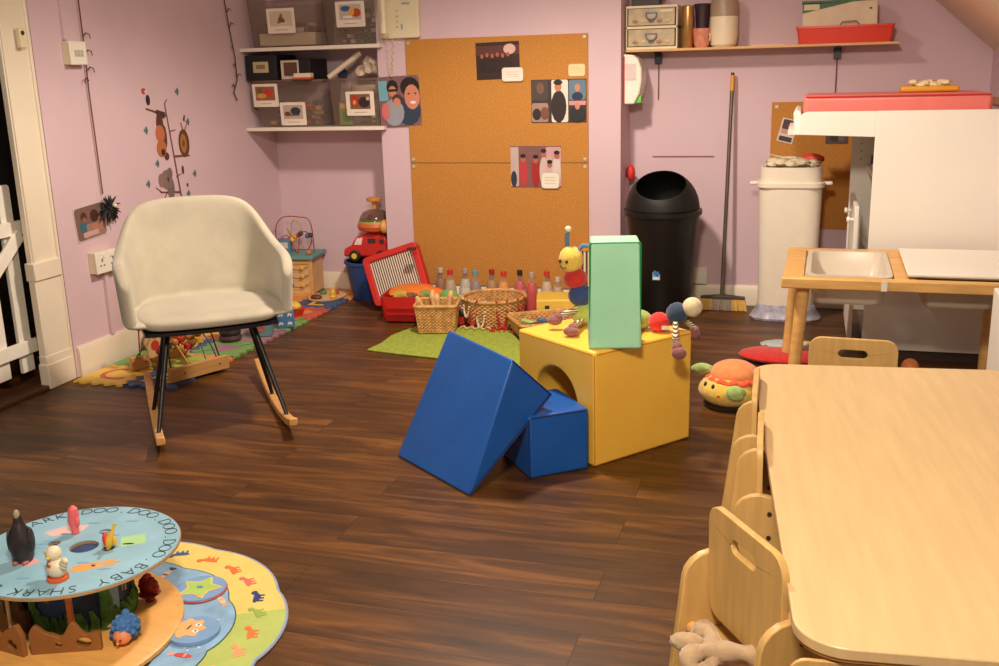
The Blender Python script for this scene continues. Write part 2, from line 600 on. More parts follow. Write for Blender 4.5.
for k in range(70):
    a, e = random.uniform(0, 2 * PI), random.uniform(-1.3, 1.3)
    L = random.uniform(0.045, 0.085)
    d = Vector((math.cos(e) * math.cos(a) * 0.45, math.cos(e) * math.sin(a), math.sin(e)))
    mb.tube([(0, 0, 0), d * L * 0.6 + Vector((0.004, 0, 0)), d * L + Vector((0, 0.008, -0.01))], [0.005, 0.006, 0.002], 4)
mb.build('feathers', tz)
MB(MX_CREAM).ball((0.015, 0.03, 0.012), 0.012).build('bead', tz)
mb = MB(MCORD)
mb.tube([(-0.02, 0.005, 0.04), (-0.01, 0.005, 0.02), (0, 0, 0)], 0.003, 5)
mb.build('hanging_cord', tz)
g2 = thing('garland', (XL + 0.012, 5.66, 1.10), 'dark twig garland hanging at the left end of the wall shelves', 'garland')
mb = MB(MTW)
mb.tube([(0, 0.0, 0.17), (0, -0.03, 0.22), (0.004, 0.012, 0.29), (0, 0.02, 0.42), (0, -0.02, 0.6), (0.003, -0.055, 0.78), (0, -0.06, 1.3)], 0.004, 6)
mb.build('stem', g2)
for z, s, y_ in ((0.24, -1, -0.015), (0.30, 1, 0.012), (0.36, -1, 0.016), (0.60, 1, -0.02), (0.68, 1, -0.038), (0.46, -1, 0.012)):
    MB(MTW).tube([(0.002, y_, z), (0.006, y_ + 0.02 * s, z + 0.03), (0.01, y_ + 0.045 * s, z + 0.02)], [0.003, 0.003, 0.002], 5).build('twig', g2)

# wall sticker: a tree with a monkey, an owl and an elephant-grey koala
ws = thing('wall_sticker', (XL + 0.001, 4.935, 0.715), 'wall sticker of a slim tree with small animals sitting on its branches', 'wall sticker', rz=R(90))
ws.scale = (1.25, 1.0, 1.25)
MTR = C(112, 70, 55)


def flat(mb, pts, d, m):
    mb.m(m)
    mb.prism(pts, -d, 0.0, 'xz')


def leafy(mb, x0, z0, x1, z1, w, m=MTR, d=0.001):
    dx, dz = x1 - x0, z1 - z0
    L = math.hypot(dx, dz)
    px, pz = -dz / L * w / 2, dx / L * w / 2
    flat(mb, [(x0 + px, z0 + pz), (x0 - px, z0 - pz), (x1 - px * .6, z1 - pz * .6), (x1 + px * .6, z1 + pz * .6)], d, m)


mb = MB()
leafy(mb, 0.055, -0.06, -0.012, 0.455, 0.012)
leafy(mb, 0.035, 0.06, -0.11, 0.075, 0.010, d=0.0012)
leafy(mb, 0.02, 0.22, 0.14, 0.215, 0.011, d=0.0012)
leafy(mb, -0.01, 0.40, -0.15, 0.435, 0.012, d=0.0012)
leafy(mb, -0.02, 0.40, -0.08, 0.42, 0.03, C(75, 45, 38), d=0.0015)
leafy(mb, 0.0, 0.33, 0.05, 0.335, 0.006, d=0.0012)
leafy(mb, 0.02, 0.13, 0.06, 0.14, 0.006, d=0.0012)
leafy(mb, -0.012, 0.45, 0.01, 0.47, 0.006, d=0.0012)
leafy(mb, -0.10, 0.075, -0.14, 0.10, 0.006, d=0.0012)
leafy(mb, -0.06, 0.07, -0.09, 0.04, 0.006, d=0.0012)
mb.build('branches', ws)
mb = MB()
MBR = C(88, 55, 40)
flat(mb, ell(0.05, 0.10, -0.062, 0.365), 0.0016, MBR)
flat(mb, ell(0.065, 0.075, -0.067, 0.325), 0.002, C(190, 110, 70))
flat(mb, ell(0.07, 0.075, -0.067, 0.262), 0.0024, C(178, 108, 62))
flat(mb, ell(0.03, 0.03, -0.06, 0.245), 0.0028, C(60, 40, 30))
flat(mb, ell(0.03, 0.10, -0.035, 0.31), 0.0013, MBR)
flat(mb, ell(0.035, 0.035, -0.035, 0.225), 0.0012, MBR)
mb.build('monkey', ws)
mb = MB()
flat(mb, ell(0.082, 0.125, 0.105, 0.272), 0.0016, C(92, 62, 32))
flat(mb, ell(0.05, 0.085, 0.10, 0.272), 0.002, C(160, 110, 60))
flat(mb, ell(0.02, 0.03, 0.10, 0.272), 0.0024, C(110, 72, 40))
leafy(mb, 0.11, 0.32, 0.095, 0.365, 0.012, C(165, 110, 60), 0.0013)
leafy(mb, 0.115, 0.32, 0.14, 0.355, 0.010, C(165, 110, 60), 0.0013)
leafy(mb, 0.12, 0.37, 0.13, 0.395, 0.014, MBR, 0.0013)
mb.build('owl', ws)
mb = MB()
MGY = C(128, 108, 104)
flat(mb, ell(0.08, 0.085, -0.055, 0.125), 0.0016, MGY)
flat(mb, ell(0.04, 0.06, -0.095, 0.125), 0.0018, C(142, 110, 104))
flat(mb, ell(0.04, 0.05, -0.028, 0.15), 0.0018, C(118, 98, 95))
flat(mb, ell(0.055, 0.10, -0.03, 0.085), 0.0014, C(118, 98, 95))
flat(mb, ell(0.012, 0.022, -0.045, 0.125), 0.0022, C(70, 50, 50))
mb.build('koala', ws)
mb = MB()
flat(mb, ell(0.03, 0.026, -0.152, 0.508), 0.0016, C(185, 75, 50))
flat(mb, ell(0.028, 0.045, -0.128, 0.47), 0.0014, C(48, 38, 40))
flat(mb, ell(0.012, 0.012, -0.14, 0.505), 0.002, C(230, 215, 200))
mb.build('bird', ws)
for x, z in ((0.09, 0.50), (-0.165, 0.345), (-0.11, 0.20), (-0.19, 0.12), (0.15, 0.365), (0.165, 0.13), (0.10, 0.045)):
    mb = MB()
    flat(mb, ell(0.03, 0.018, x, z), 0.001, C(96, 128, 128))
    flat(mb, ell(0.014, 0.034, x + 0.004, z), 0.0013, C(82, 108, 118))
    mb.build('leaf', ws)
mb = MB()
flat(mb, ell(0.018, 0.04, 0.075, 0.155), 0.001, MBR)
flat(mb, ell(0.014, 0.018, 0.10, 0.085), 0.001, MBR)
flat(mb, ell(0.02, 0.015, 0.09, -0.06), 0.001, MBR)
mb.build('leaf', ws)

# ------------------------------------------------------------------ left wall shelves and what stands on them
MSH = mat('white_shelf_board', (0.90, 0.86, 0.80), 0.45, var=0.01)
for z, lab in ((1.58, 'upper white wall shelf in the left alcove, level with the intercom'), (1.10, 'lower white wall shelf in the left alcove, above the activity cube')):
    tag(MB(MSH).box(((XL - 2.45) / 2, 5.945, z - 0.011), (-2.45 - XL, 0.37, 0.022)).build('wall_shelf', bevel=0.002), lab, 'shelf', 'shelves in the left alcove')


def crate(x0, x1, y0, y1, z, h, label, cards, group='clear storage crates on the left shelves', tp=0.90, m=None):
    cx, cy = (x0 + x1) / 2, (y0 + y1) / 2
    t = thing('storage_crate', (cx, cy, z), label, 'storage box', group=group)
    w, d = x1 - x0, y1 - y0
    mb = MB(m or M_CRATE)
    o = rr(w, d, 0.03)
    n = len(o)

    def ring(s, zz, ins=0.0):
        return [((p[0] * s) * (1 - ins / w * 2), (p[1] * s) * (1 - ins / d * 2), zz) for p in o]
    mb.rings([ring(tp, 0.0), ring(1, h), ring(1, h, 0.003), ring(tp, 0.004, 0.003)], caps=True)
    mb.build('tub', t)
    mb = MB(m or M_CRATE)
    mb.rings([ring(1.0, h - 0.012, -0.008), ring(1.0, h, -0.008), ring(1.0, h, 0.0), ring(1.0, h - 0.012, 0.0)], closed=True)
    mb.build('rim', t)
    for (px, pz, cw, ch, items) in cards:
        cw, ch = cw * 1.25, ch * 1.22
        yy = -d / 2 * (tp + (1 - tp) * pz / h) - 0.001
        mb = MB(C(232, 218, 200))
        mb.at((px, yy - 0.002, pz), rx=-math.atan2(d / 2 * (1 - tp), h) * -1)
        mb.prism(rr(cw, ch, 0.008), -0.002, 0, 'xz')
        dd = 0.002
        for it in items:
            dd += 0.0004
            mb.m(it[5])
            pl = ell(it[3] * cw, it[4] * ch, it[1] * cw, it[2] * ch, 12) if it[0] == 'e' else rr(it[3] * cw, it[4] * ch, 0.001, it[1] * cw, it[2] * ch, 1)
            mb.prism(pl, -dd, -0.0018, 'xz')
        mb.m(C(150, 135, 120))
        for q in range(5):
            mb.box(((q - 2) * cw * 0.09, -0.0023, -ch * 0.36), (cw * 0.07, 0.0008, ch * 0.03))
        mb.build('picture_label', t)
    return t


SZ1, SZ2 = 1.58, 1.10
crate(-3.345, -2.865, 5.80, 6.10, SZ1, 0.30, 'big clear crate of white paper at the left end of the upper shelf',
      [(0.0, 0.155, 0.150, 0.120, [('r', 0, 0.08, 0.8, 0.6, C(205, 188, 160)), ('e', 0, 0.05, 0.2, 0.25, C(130, 70, 50)), ('e', -0.08, -0.05, 0.12, 0.12, C(165, 80, 60)), ('e', 0.1, 0.0, 0.1, 0.15, C(95, 90, 110)), ('e', 0.02, 0.2, 0.1, 0.18, C(120, 120, 70))])])
crate(-2.84, -2.465, 5.80, 6.10, SZ1, 0.30, 'big clear crate with a painting tools picture on the upper shelf, beside the intercom',
      [(0.01, 0.175, 0.150, 0.120, [('r', 0, 0.08, 0.76, 0.6, C(190, 178, 165)), ('e', 0.2, 0.05, 0.34, 0.34, C(190, 60, 30)), ('e', -0.15, 0.22, 0.35, 0.22, C(50, 90, 150)), ('e', 0.05, 0.1, 0.2, 0.3, C(225, 170, 60)), ('r', -0.1, -0.1, 0.3, 0.08, C(230, 225, 215))])])
crate(-3.345, -2.855, 5.80, 6.10, SZ2, 0.285, 'clear crate with two picture labels on the lower shelf',
      [(-0.15, 0.195, 0.14, 0.115, [('r', 0, 0.08, 0.76, 0.6, C(150, 90, 55)), ('e', 0.12, 0.12, 0.34, 0.3, C(190, 50, 35)), ('e', -0.15, -0.02, 0.4, 0.22, C(205, 150, 70)), ('e', -0.2, 0.2, 0.2, 0.2, C(90, 100, 60))]),
       (0.03, 0.08, 0.14, 0.115, [('r', 0, 0.08, 0.76, 0.6, C(185, 160, 150)), ('e', 0.1, 0.12, 0.4, 0.35, C(40, 55, 55)), ('e', -0.22, 0.0, 0.25, 0.2, C(110, 55, 45)), ('r', 0.0, -0.05, 0.5, 0.06, C(90, 75, 70))])])
crate(-2.83, -2.475, 5.80, 6.10, SZ2, 0.285, 'clear crate with one picture label on the lower shelf, beside the family photo',
      [(0.04, 0.135, 0.148, 0.118, [('r', 0, 0.08, 0.72, 0.62, C(130, 85, 65)), ('e', -0.18, 0.12, 0.3, 0.45, C(175, 50, 30)), ('e', 0.14, 0.05, 0.4, 0.45, C(45, 35, 38)), ('e', -0.2, 0.05, 0.12, 0.2, C(220, 150, 60)), ('e', 0.28, 0.2, 0.12, 0.15, C(200, 175, 150))])])
# contents, seen through the plastic
tag(MB(C(228, 205, 170)).box((-3.10, 5.955, SZ1 + 0.048), (0.38, 0.2, 0.075)).build('paper_stack', bevel=0.004), 'thick stack of white paper inside the left crate on the upper shelf', 'paper')


def bits(x0, x1, y0, y1, z0, cols, n, label, seedv, big=0.022):
    rnd = random.Random(seedv)
    mb = MB()
    cells = []
    k = 0
    nx = max(2, int((x1 - x0) / (big * 1.9)))
    for i in range(n):
        ix, iz = i % nx, i // nx
        x = x0 + (ix + 0.5) * (x1 - x0) / nx
        z = z0 + (iz + 0.5) * big * 1.35
        mb.m(cols[rnd.randrange(len(cols))])
        if rnd.random() < 0.5:
            mb.ball((x, y0 + (y1 - y0) * rnd.random(), z), big * 0.75, (1.1, 1, 0.8), 10)
        else:
            mb.box((x, y0 + (y1 - y0) * rnd.random(), z), (big * rnd.uniform(1.2, 2), big * 1.5, big * rnd.uniform(0.8, 1.3)), rz=rnd.uniform(-0.5, 0.5))
    return tag(mb.build('craft_bits'), label, 'craft materials', kind='stuff')


bits(-3.29, -2.93, 5.90, 6.0, SZ1 + 0.09, [C(120, 95, 85), C(190, 165, 140), C(90, 70, 70), C(205, 185, 160)], 16, 'jumble of craft pieces above the paper in the left upper crate', 1)
bits(-2.78, -2.53, 5.90, 6.0, SZ1 + 0.01, [C(180, 150, 120), C(205, 190, 165), C(120, 100, 90), C(35, 120, 75), C(30, 110, 70)], 34, 'jumble of craft tools and green cloth inside the right upper crate', 2)
bits(-3.28, -2.93, 5.90, 6.0, SZ2 + 0.008, [C(190, 60, 45), C(200, 150, 90), C(60, 80, 120), C(120, 100, 90), C(205, 190, 165)], 40, 'colourful jumble inside the lower left crate', 3)
bits(-2.66, -2.55, 5.90, 6.0, SZ2 + 0.008, [C(45, 110, 50), C(150, 130, 110), C(205, 190, 165), C(60, 130, 60)], 8, 'green and white pieces at the bottom of the lower right crate', 4)
bk = tag(MB(C(110, 150, 50)).box((-2.735, 5.86, SZ2 + 0.075), (0.085, 0.016, 0.135)).m(C(225, 170, 90)).box((-2.735, 5.8505, SZ2 + 0.12), (0.07, 0.002, 0.03)).m(C(60, 130, 60)).box((-2.73, 5.8505, SZ2 + 0.055), (0.05, 0.002, 0.06)).build('picture_book'), 'green picture book standing inside the lower right crate', 'book')
tag(MB(C(215, 195, 165)).lathe([(0.0, 0), (0.07, 0), (0.085, 0.03), (0.085, 0.05), (0.06, 0.055), (0.0, 0.05)]).build('paper_bowl', loc=(-2.64, 5.95, SZ2 + 0.19)), 'pale round bowl lying on top inside the lower right crate', 'bowl')
# things on top of the lower crates
bb = thing('file_box', (-3.26, 5.92, SZ2 + 0.287), 'black file box with a beige label at the left end of the lower shelf', 'storage box')
MB(mat('black_card', (0.07, 0.07, 0.075), 0.6)).box((0, 0, 0.075), (0.215, 0.26, 0.150)).build('box_body', bb, bevel=0.004)
MB(C(190, 170, 125)).box((-0.0, -0.132, 0.078), (0.105, 0.003, 0.065)).m(C(130, 110, 80)).box((0, -0.134, 0.08), (0.06, 0.002, 0.025)).build('label_holder', bb)
b2 = thing('file_box', (-3.035, 5.93, SZ2 + 0.287), 'black open file box holding a picture card on the lower shelf', 'storage box')
MB(MATS['black_card']).box((0, 0, 0.06), (0.20, 0.24, 0.12)).build('box_body', b2, bevel=0.004)
MB(C(200, 180, 160)).box((-0.035, -0.124, 0.058), (0.12, 0.003, 0.112)).m(C(90, 60, 48)).box((-0.03, -0.127, 0.062), (0.09, 0.002, 0.08)).build('picture_label', b2)
tag(MB(C(225, 205, 170)).box((-2.965, 5.775, SZ2 + 0.310), (0.11, 0.05, 0.026)).m(C(190, 70, 50)).box((-2.965, 5.775, SZ2 + 0.291), (0.115, 0.055, 0.010)).build('card_pack', bevel=0.002), 'small cream and red pack of cards in front of the black open file box', 'card pack')
pb = thing('paper_roll', (-2.72, 5.86, SZ2 + 0.287), 'long pale paper roll leaning out of the lower right crate', 'paper roll')
mb = MB(C(215, 195, 170))
mb.tube([(-0.10, -0.04, 0.006), (0.09, 0.03, 0.145)], 0.017, 14)
mb.build('tube', pb)
for k, (dx, dz, r) in enumerate(((-2.61, 0.03, 0.032), (-2.545, 0.045, 0.034), (-2.575, 0.085, 0.034))):
    mb = MB(C(214, 196, 172))
    mb.at((dx, 5.86 + 0.05 * (k == 2), SZ2 + 0.290 + dz), rx=R(75), rz=R(-20 * k))
    mb.lathe([(0.0, 0), (r * 0.75, 0.0), (r, 0.05), (r * 0.94, 0.05), (r * 0.7, 0.004), (0, 0.004)], (0, 0, -0.02))
    tag(mb.build('paper_cup'), ('pale paper cup lying at the left of the cups on the lower right crate', 'pale paper cup lying nearest the intercom cord on the lower right crate', 'pale paper cup lying on top of the other two cups on the lower right crate')[k], 'cup', 'paper cups on the lower right crate')
tag(MB(C(60, 75, 110)).ball((0, 0, 0.03), 0.032, (1, 1, 0.9)).build('yarn_ball', loc=(-2.80, 5.98, SZ2 + 0.288)), 'small blue yarn ball behind the paper roll on the lower right crate', 'yarn')

# ------------------------------------------------------------------ chimney breast: intercom, photos, cork boards
ic = thing('intercom', (-2.33, YP, 1.61), 'cream wall intercom phone with a handset at the top of the pillar', 'intercom')
MB(MX_CREAM).prism(rr(0.255, 0.30, 0.015, 0, 0.145), -0.035, 0, 'xz').build('wall_plate', ic, bevel=0.006)
mb = MB(MX_CREAM)
mb.tube([(-0.08, -0.048, 0.015), (-0.08, -0.07, 0.03), (-0.08, -0.065, 0.13), (-0.08, -0.07, 0.25), (-0.08, -0.048, 0.28)], [0.022, 0.024, 0.019, 0.024, 0.022], 12)
mb.build('handset', ic)
MB(C(70, 62, 52)).box((0.06, -0.037, 0.235), (0.10, 0.004, 0.05)).build('screen', ic)
mb = MB(C(190, 172, 130))
for k in range(4):
    mb.cyl((-0.008, -0.034, 0.06 + 0.03 * k), (-0.008, -0.039, 0.06 + 0.03 * k), 0.006, seg=10)
mb.build('button', ic)
MB(C(150, 160, 170)).box((0.05, -0.036, 0.19), (0.05, 0.002, 0.012)).box((0.02, -0.036, 0.06), (0.012, 0.002, 0.03)).build('printed_mark', ic)
mb = MB(MX_CREAM)
pts = []
for i in range(120):
    a = i * 0.9
    u = i / 119
    z = 0.01 - 0.23 * math.sin(PI * u)
    pts.append((-0.085 + 0.045 * u + 0.006 * math.cos(a), -0.03 + 0.006 * math.sin(a), z))
mb.tube(pts, 0.0022, 5)
mb.build('coiled_cord', ic)

cb = []
for (z0, z1, lab) in ((0.878, 1.597, 'upper cork board panel on the pillar'), (0.13, 0.874, 'lower cork board panel on the pillar behind the row of bottles')):
    t = thing('cork_board', (-1.755, YP - 0.0005, (z0 + z1) / 2), lab, 'cork board', group='cork boards on the pillar')
    MB(M_CORK).box((0, -0.006, 0), (1.10, 0.012, z1 - z0)).build('cork_panel', t, bevel=0.0015)
    for sx in (-1, 1):
        for sz in (-1, 1):
            MB(C(200, 190, 170, metal=0.3)).lathe([(0, 0), (0.011, 0), (0.009, 0.005), (0, 0.006)], seg=12).build('pin', t, (sx * 0.53, -0.012, sz * ((z1 - z0) / 2 - 0.02))).rotation_euler = (R(90), 0, 0)
SK, HR, DK = C(196, 130, 100), C(34, 24, 22), C(30, 30, 38)
card('photo_print', 0.265, 0.292, C(150, 110, 110), [
    ('r', 0, 0, 1, 1, C(128, 92, 95)), ('r', -0.38, 0.22, 0.22, 0.4, C(115, 170, 185)), ('e', 0.3, -0.4, 0.6, 0.6, C(45, 62, 80)), ('e', 0.28, 0.27, 0.46, 0.40, HR), ('e', 0.31, 0.07, 0.37, 0.50, C(205, 130, 105)),
    ('e', 0.33, -0.04, 0.14, 0.06, C(240, 220, 210)), ('e', -0.15, 0.28, 0.28, 0.3, HR), ('e', -0.15, 0.2, 0.2, 0.22, SK), ('r', -0.15, 0.22, 0.2, 0.05, C(40, 30, 30)), ('e', -0.15, -0.35, 0.5, 0.55, C(150, 152, 162)),
    ('e', -0.05, 0.03, 0.24, 0.22, C(80, 50, 42)), ('e', -0.06, -0.02, 0.18, 0.18, SK), ('e', -0.35, -0.2, 0.2, 0.35, C(205, 110, 108)), ('e', 0.24, 0.14, 0.04, 0.03, HR), ('e', 0.40, 0.14, 0.04, 0.03, HR)],
    (-2.355, YP - 0.0135, 1.245), 0, 'photo print of three smiling people overlapping the left edge of the cork board', 'photo', t=0.003, tilt=R(-2))
PY = YP - 0.0125
card('photo_print', 0.262, 0.208, C(60, 35, 30), [
    ('r', 0, 0, 1, 1, C(52, 28, 26)), ('r', 0, 0.28, 1, 0.25, C(92, 48, 44)), ('e', 0.28, 0.3, 0.28, 0.28, C(215, 175, 165))] +
    [('e', -0.36 + 0.12 * k, 0.13 + 0.03 * (k % 2), 0.075, 0.12, C(168, 92, 72)) for k in range(6)] + [('e', -0.36 + 0.12 * k, -0.12, 0.13, 0.36, C(38 + 8 * (k % 2), 24, 24)) for k in range(6)],
    (-1.735, PY, 1.462), 0, 'dark group photo at the top of the cork board', 'photo', tilt=R(-1))
card('photo_print', 0.325, 0.243, C(60, 50, 50), [
    ('r', 0, 0, 1, 1, C(58, 46, 46)), ('r', 0.02, 0, 0.30, 0.98, C(225, 212, 198)), ('e', 0.0, -0.2, 0.28, 0.75, C(44, 32, 30)), ('e', -0.01, 0.33, 0.13, 0.22, C(190, 120, 92)), ('e', -0.01, 0.43, 0.16, 0.13, HR),
    ('r', -0.34, 0.25, 0.3, 0.46, C(75, 62, 58)), ('e', -0.33, 0.3, 0.14, 0.26, C(120, 82, 66)), ('r', -0.34, -0.26, 0.3, 0.44, C(165, 130, 118)), ('e', -0.40, -0.3, 0.16, 0.28, C(45, 36, 36)), ('e', -0.25, -0.28, 0.16, 0.3, C(120, 75, 55)),
    ('r', 0.34, 0.25, 0.3, 0.46, C(96, 122, 140)), ('e', 0.34, 0.3, 0.1, 0.18, SK), ('e', 0.34, 0.1, 0.2, 0.2, C(35, 45, 70)), ('r', 0.34, -0.05, 0.3, 0.1, C(205, 140, 135)), ('e', 0.34, -0.35, 0.28, 0.4, C(35, 35, 38)), ('e', 0.34, -0.12, 0.09, 0.16, SK)],
    (-1.376, PY, 1.228), 0, 'photo collage with a person in a black jumper at the right of the cork board', 'photo')
card('photo_print', 0.305, 0.24, C(150, 70, 70), [
    ('r', 0, 0, 1, 1, C(128, 84, 84)), ('r', -0.42, 0, 0.16, 0.95, C(190, 170, 165)), ('e', -0.44, -0.35, 0.12, 0.4, C(50, 50, 70)), ('r', 0.35, 0.0, 0.3, 0.95, C(200, 155, 155))] +
    [q for k in range(5) for q in (('e', (-0.25, 0.0, 0.16, 0.28, 0.42)[k], -0.2, 0.17, 0.75, (C(185, 60, 62), C(160, 40, 38), C(205, 180, 175), C(198, 170, 165), C(210, 190, 185))[k]),
                                   ('e', (-0.25, 0.0, 0.16, 0.28, 0.42)[k], (0.18, 0.16, 0.3, 0.05, 0.26)[k], 0.1, 0.16, C(172, 102, 80)), ('e', (-0.25, 0.0, 0.16, 0.28, 0.42)[k], (0.26, 0.24, 0.38, 0.12, 0.34)[k], 0.11, 0.1, HR))],
    (-1.518, PY - 0.0005, 0.855), 0, 'reddish group photo across the join of the two cork panels', 'photo')


def note(x, z, w, h, lab, c=(232, 222, 205), wob=0.02, y=None, cat='note'):
    mb = MB(C(178, 150, 150))
    mb.prism([(p[0] * 1.03, p[1] * 1.06) for p in rr(w, h, min(w, h) * 0.2)], -0.0012, 0, 'xz')
    mb.m(C(*c))
    mb.prism(rr(w, h, min(w, h) * 0.2), -0.002, -0.001, 'xz')
    mb.m(C(185, 172, 155))
    for k in range(3):
        mb.box((0, -0.0021, h * (0.18 - 0.18 * k)), (w * 0.6, 0.0006, h * 0.03))
    tag(mb.build('paper_note', loc=(x, y or PY - 0.010, z)), lab, cat)


note(-1.645, 1.383, 0.125, 0.075, 'white paper note on the corner of the dark group photo')
note(-1.43, 0.776, 0.105, 0.09, 'white rounded note on the corner of the reddish group photo')
note(-1.27, 1.398, 0.095, 0.065, 'cream ticket above the photo collage at the edge of the cork board', (238, 205, 150), y=PY)

# ------------------------------------------------------------------ right alcove: shelf and what stands on it
MSP = mat('pine_shelf', (0.85, 0.66, 0.42), 0.5, var=0.05, scale=5, stretch=(1, 8, 8))
tag(MB(MSP).box((-0.285, 6.03, 1.494), (1.46, 0.20, 0.014)).build('wall_shelf', bevel=0.002), 'long pale pine shelf on the wall above the black bin and the broom', 'shelf')
for x, lab in ((-0.85, 'dark metal bracket under the pine shelf, above the black bin'), (0.138, 'dark metal bracket under the pine shelf, above the right cork panel')):
    t = thing('shelf_bracket', (x, YA, 1.487), lab, 'bracket')
    MB(M_BLACK).box((0, -0.085, -0.004), (0.022, 0.16, 0.006)).box((0, -0.02, -0.035), (0.04, 0.04, 0.06)).build('support_arm', t)
    MB(MCORD).box((0, -0.004, -0.16), (0.006, 0.006, 0.22)).build('cable', t)
dr = thing('drawer_unit', (-0.868, 6.03, 1.501), 'small cream two-drawer plastic unit at the left end of the pine shelf', 'drawer unit')
MDR = mat('cream_plastic', (0.90, 0.84, 0.70), 0.4, var=0.02)
mb = MB(MDR)
for z in (0.006, 0.118, 0.229):
    mb.box((0, 0, z), (0.29, 0.19, 0.014))
mb.box((-0.141, 0, 0.118), (0.008, 0.19, 0.22)).box((0.141, 0, 0.118), (0.008, 0.19, 0.22))
mb.build('frame', dr, bevel=0.002)
for z in (0.062, 0.174):
    d = MB(mat('milky_clear_plastic', (0.80, 0.72, 0.58), 0.3, var=0.10, scale=20, alpha=0.85)).box((0, -0.0, 0), (0.262, 0.18, 0.092)).build('drawer', dr, (0, -0.01, z), bevel=0.004)
    mb = MB(C(110, 125, 140))
    mb.tube([(-0.03, -0.094, 0.022), (-0.028, -0.10, 0.0), (-0.012, -0.103, -0.014), (0.012, -0.103, -0.014), (0.028, -0.10, 0.0), (0.03, -0.094, 0.022)], 0.004, 8)
    mb.box((0, -0.094, 0.022), (0.06, 0.006, 0.006))
    mb.build('handle', d)
    if z > 0.1:
        MB(C(235, 215, 175)).box((0.085, -0.093, 0.03), (0.07, 0.003, 0.012)).build('label_strip', d)
    bits_m = MB()
    for k in range(5):
        bits_m.m([C(170, 120, 80), C(205, 180, 130), C(140, 110, 100)][k % 3]).ball((-0.09 + 0.045 * k, -0.093, -0.022), 0.012, (1.4, 0.15, 0.9), 8)
    bits_m.build('small_parts', d)
tag(MB(C(52, 38, 34)).box((-0.03, 0, 0.02), (0.16, 0.1, 0.04)).m(C(150, 80, 90)).box((0.0, -0.03, 0.045), (0.08, 0.05, 0.02)).m(C(90, 75, 60)).ball((0.05, 0, 0.05), 0.025).build('craft_bundle', loc=(-0.88, 6.03, 1.738), bevel=0.004), 'dark and pink craft bundle on top of the small drawer unit', 'craft materials')
fl = thing('flask', (-0.672, 5.985, 1.501), 'slim golden metal flask between the drawer unit and the pink cup', 'flask')
MB(mat('gold_metal', (0.80, 0.62, 0.38), 0.28, metal=0.85)).lathe([(0, 0), (0.032, 0), (0.034, 0.004), (0.034, 0.19), (0, 0.19)]).build('flask_body', fl)
MB(mat('gold_metal', (0, 0, 0))).lathe([(0, 0.19), (0.034, 0.19), (0.034, 0.224), (0.031, 0.228), (0, 0.228)]).build('lid', fl)
cu = thing('cup', (-0.592, 5.975, 1.501), 'small pink patterned cup beside the golden flask', 'cup')
MB(mat('pink_glaze', (0.85, 0.55, 0.45), 0.4, var=0.12, scale=35)).lathe([(0, 0), (0.034, 0), (0.043, 0.02), (0.048, 0.103), (0.044, 0.103), (0.038, 0.02), (0, 0.012)]).build('cup_body', cu)
mb = MB(C(232, 215, 180))
mb.tube([(0.042, -0.015, 0.075), (0.05, -0.025, 0.06), (0.045, -0.02, 0.035)], 0.004, 6)
mb.build('handle', cu)
tag(MB(C(70, 50, 55)).lathe([(0, 0), (0.030, 0), (0.034, 0.10), (0.042, 0.20), (0.05, 0.235), (0.045, 0.24), (0, 0.24)]).build('dark_vase', loc=(-0.60, 6.073, 1.501)), 'dark flared vase behind the pink cup', 'vase')
ca = thing('canister', (-0.474, 6.00, 1.501), 'tall white canister with a grey upper half on the pine shelf', 'canister')
MB(mat('white_canister', (0.93, 0.86, 0.74), 0.4, var=0.02)).lathe([(0, 0), (0.058, 0), (0.070, 0.012), (0.077, 0.06), (0.077, 0.162), (0, 0.162)], seg=32).build('canister_body', ca)
MB(mat('frosted_grey_plastic', (0.66, 0.57, 0.48), 0.4, var=0.03)).lathe([(0, 0.162), (0.077, 0.162), (0.077, 0.22), (0.07, 0.262), (0.045, 0.285), (0, 0.29)], seg=32).build('lid', ca)
tr = thing('letter_tray', (0.165, 6.02, 1.501), 'bright red plastic tray at the right end of the pine shelf', 'tray')
MRT = mat('red_tray_plastic', (0.86, 0.22, 0.12), 0.35, var=0.02)
mb = MB(MRT)
o_ = rr(0.50, 0.20, 0.012)
mb.rings([[(p[0] * 0.94, p[1] * 0.9, 0) for p in o_], [(p[0] * 0.98, p[1] * 0.97, 0.078) for p in o_], [(p[0], p[1], 0.08) for p in o_], [(p[0], p[1], 0.092) for p in o_], [(p[0] * 0.95, p[1] * 0.92, 0.092) for p in o_], [(p[0] * 0.90, p[1] * 0.85, 0.008) for p in o_]])
mb.build('tray_body', tr)
wb = thing('cardboard_box', (0.14, 6.01, 1.515), 'white box with a green patterned lid tilted in the red tray', 'box')
mb = MB(mat('white_card', (0.86, 0.78, 0.66), 0.6, var=0.04))
mb.at(ry=R(-2))
mb.box((0, 0, 0.10), (0.38, 0.13, 0.19))
mb.build('box_body', wb, bevel=0.003)
mb = MB(C(40, 95, 50, var=0.15, scale=40))
mb.poly([(-0.197, -0.067, 0.19), (-0.197, -0.067, 0.145), (0.06, -0.067, 0.197), (-0.197, -0.066, 0.19), (-0.197, -0.066, 0.145), (0.06, -0.066, 0.197)], [(0, 1, 2), (3, 5, 4), (0, 3, 4, 1), (1, 4, 5, 2), (2, 5, 3, 0)])
mb.box((-0.02, 0.0, 0.202), (0.36, 0.12, 0.012))
mb.m(C(205, 195, 150)).box((-0.15, -0.068, 0.175), (0.08, 0.003, 0.03))
mb.build('lid', wb)
MB(C(60, 52, 48)).box((0.15, -0.067, 0.16), (0.014, 0.004, 0.008)).build('stud', wb)
mb = MB(C(160, 130, 95))
mb.tube([(0.0, -0.075, 0.08), (0.01, -0.085, 0.095), (0.08, -0.085, 0.097), (0.095, -0.075, 0.08)], 0.004, 6)
mb.build('handle', wb)
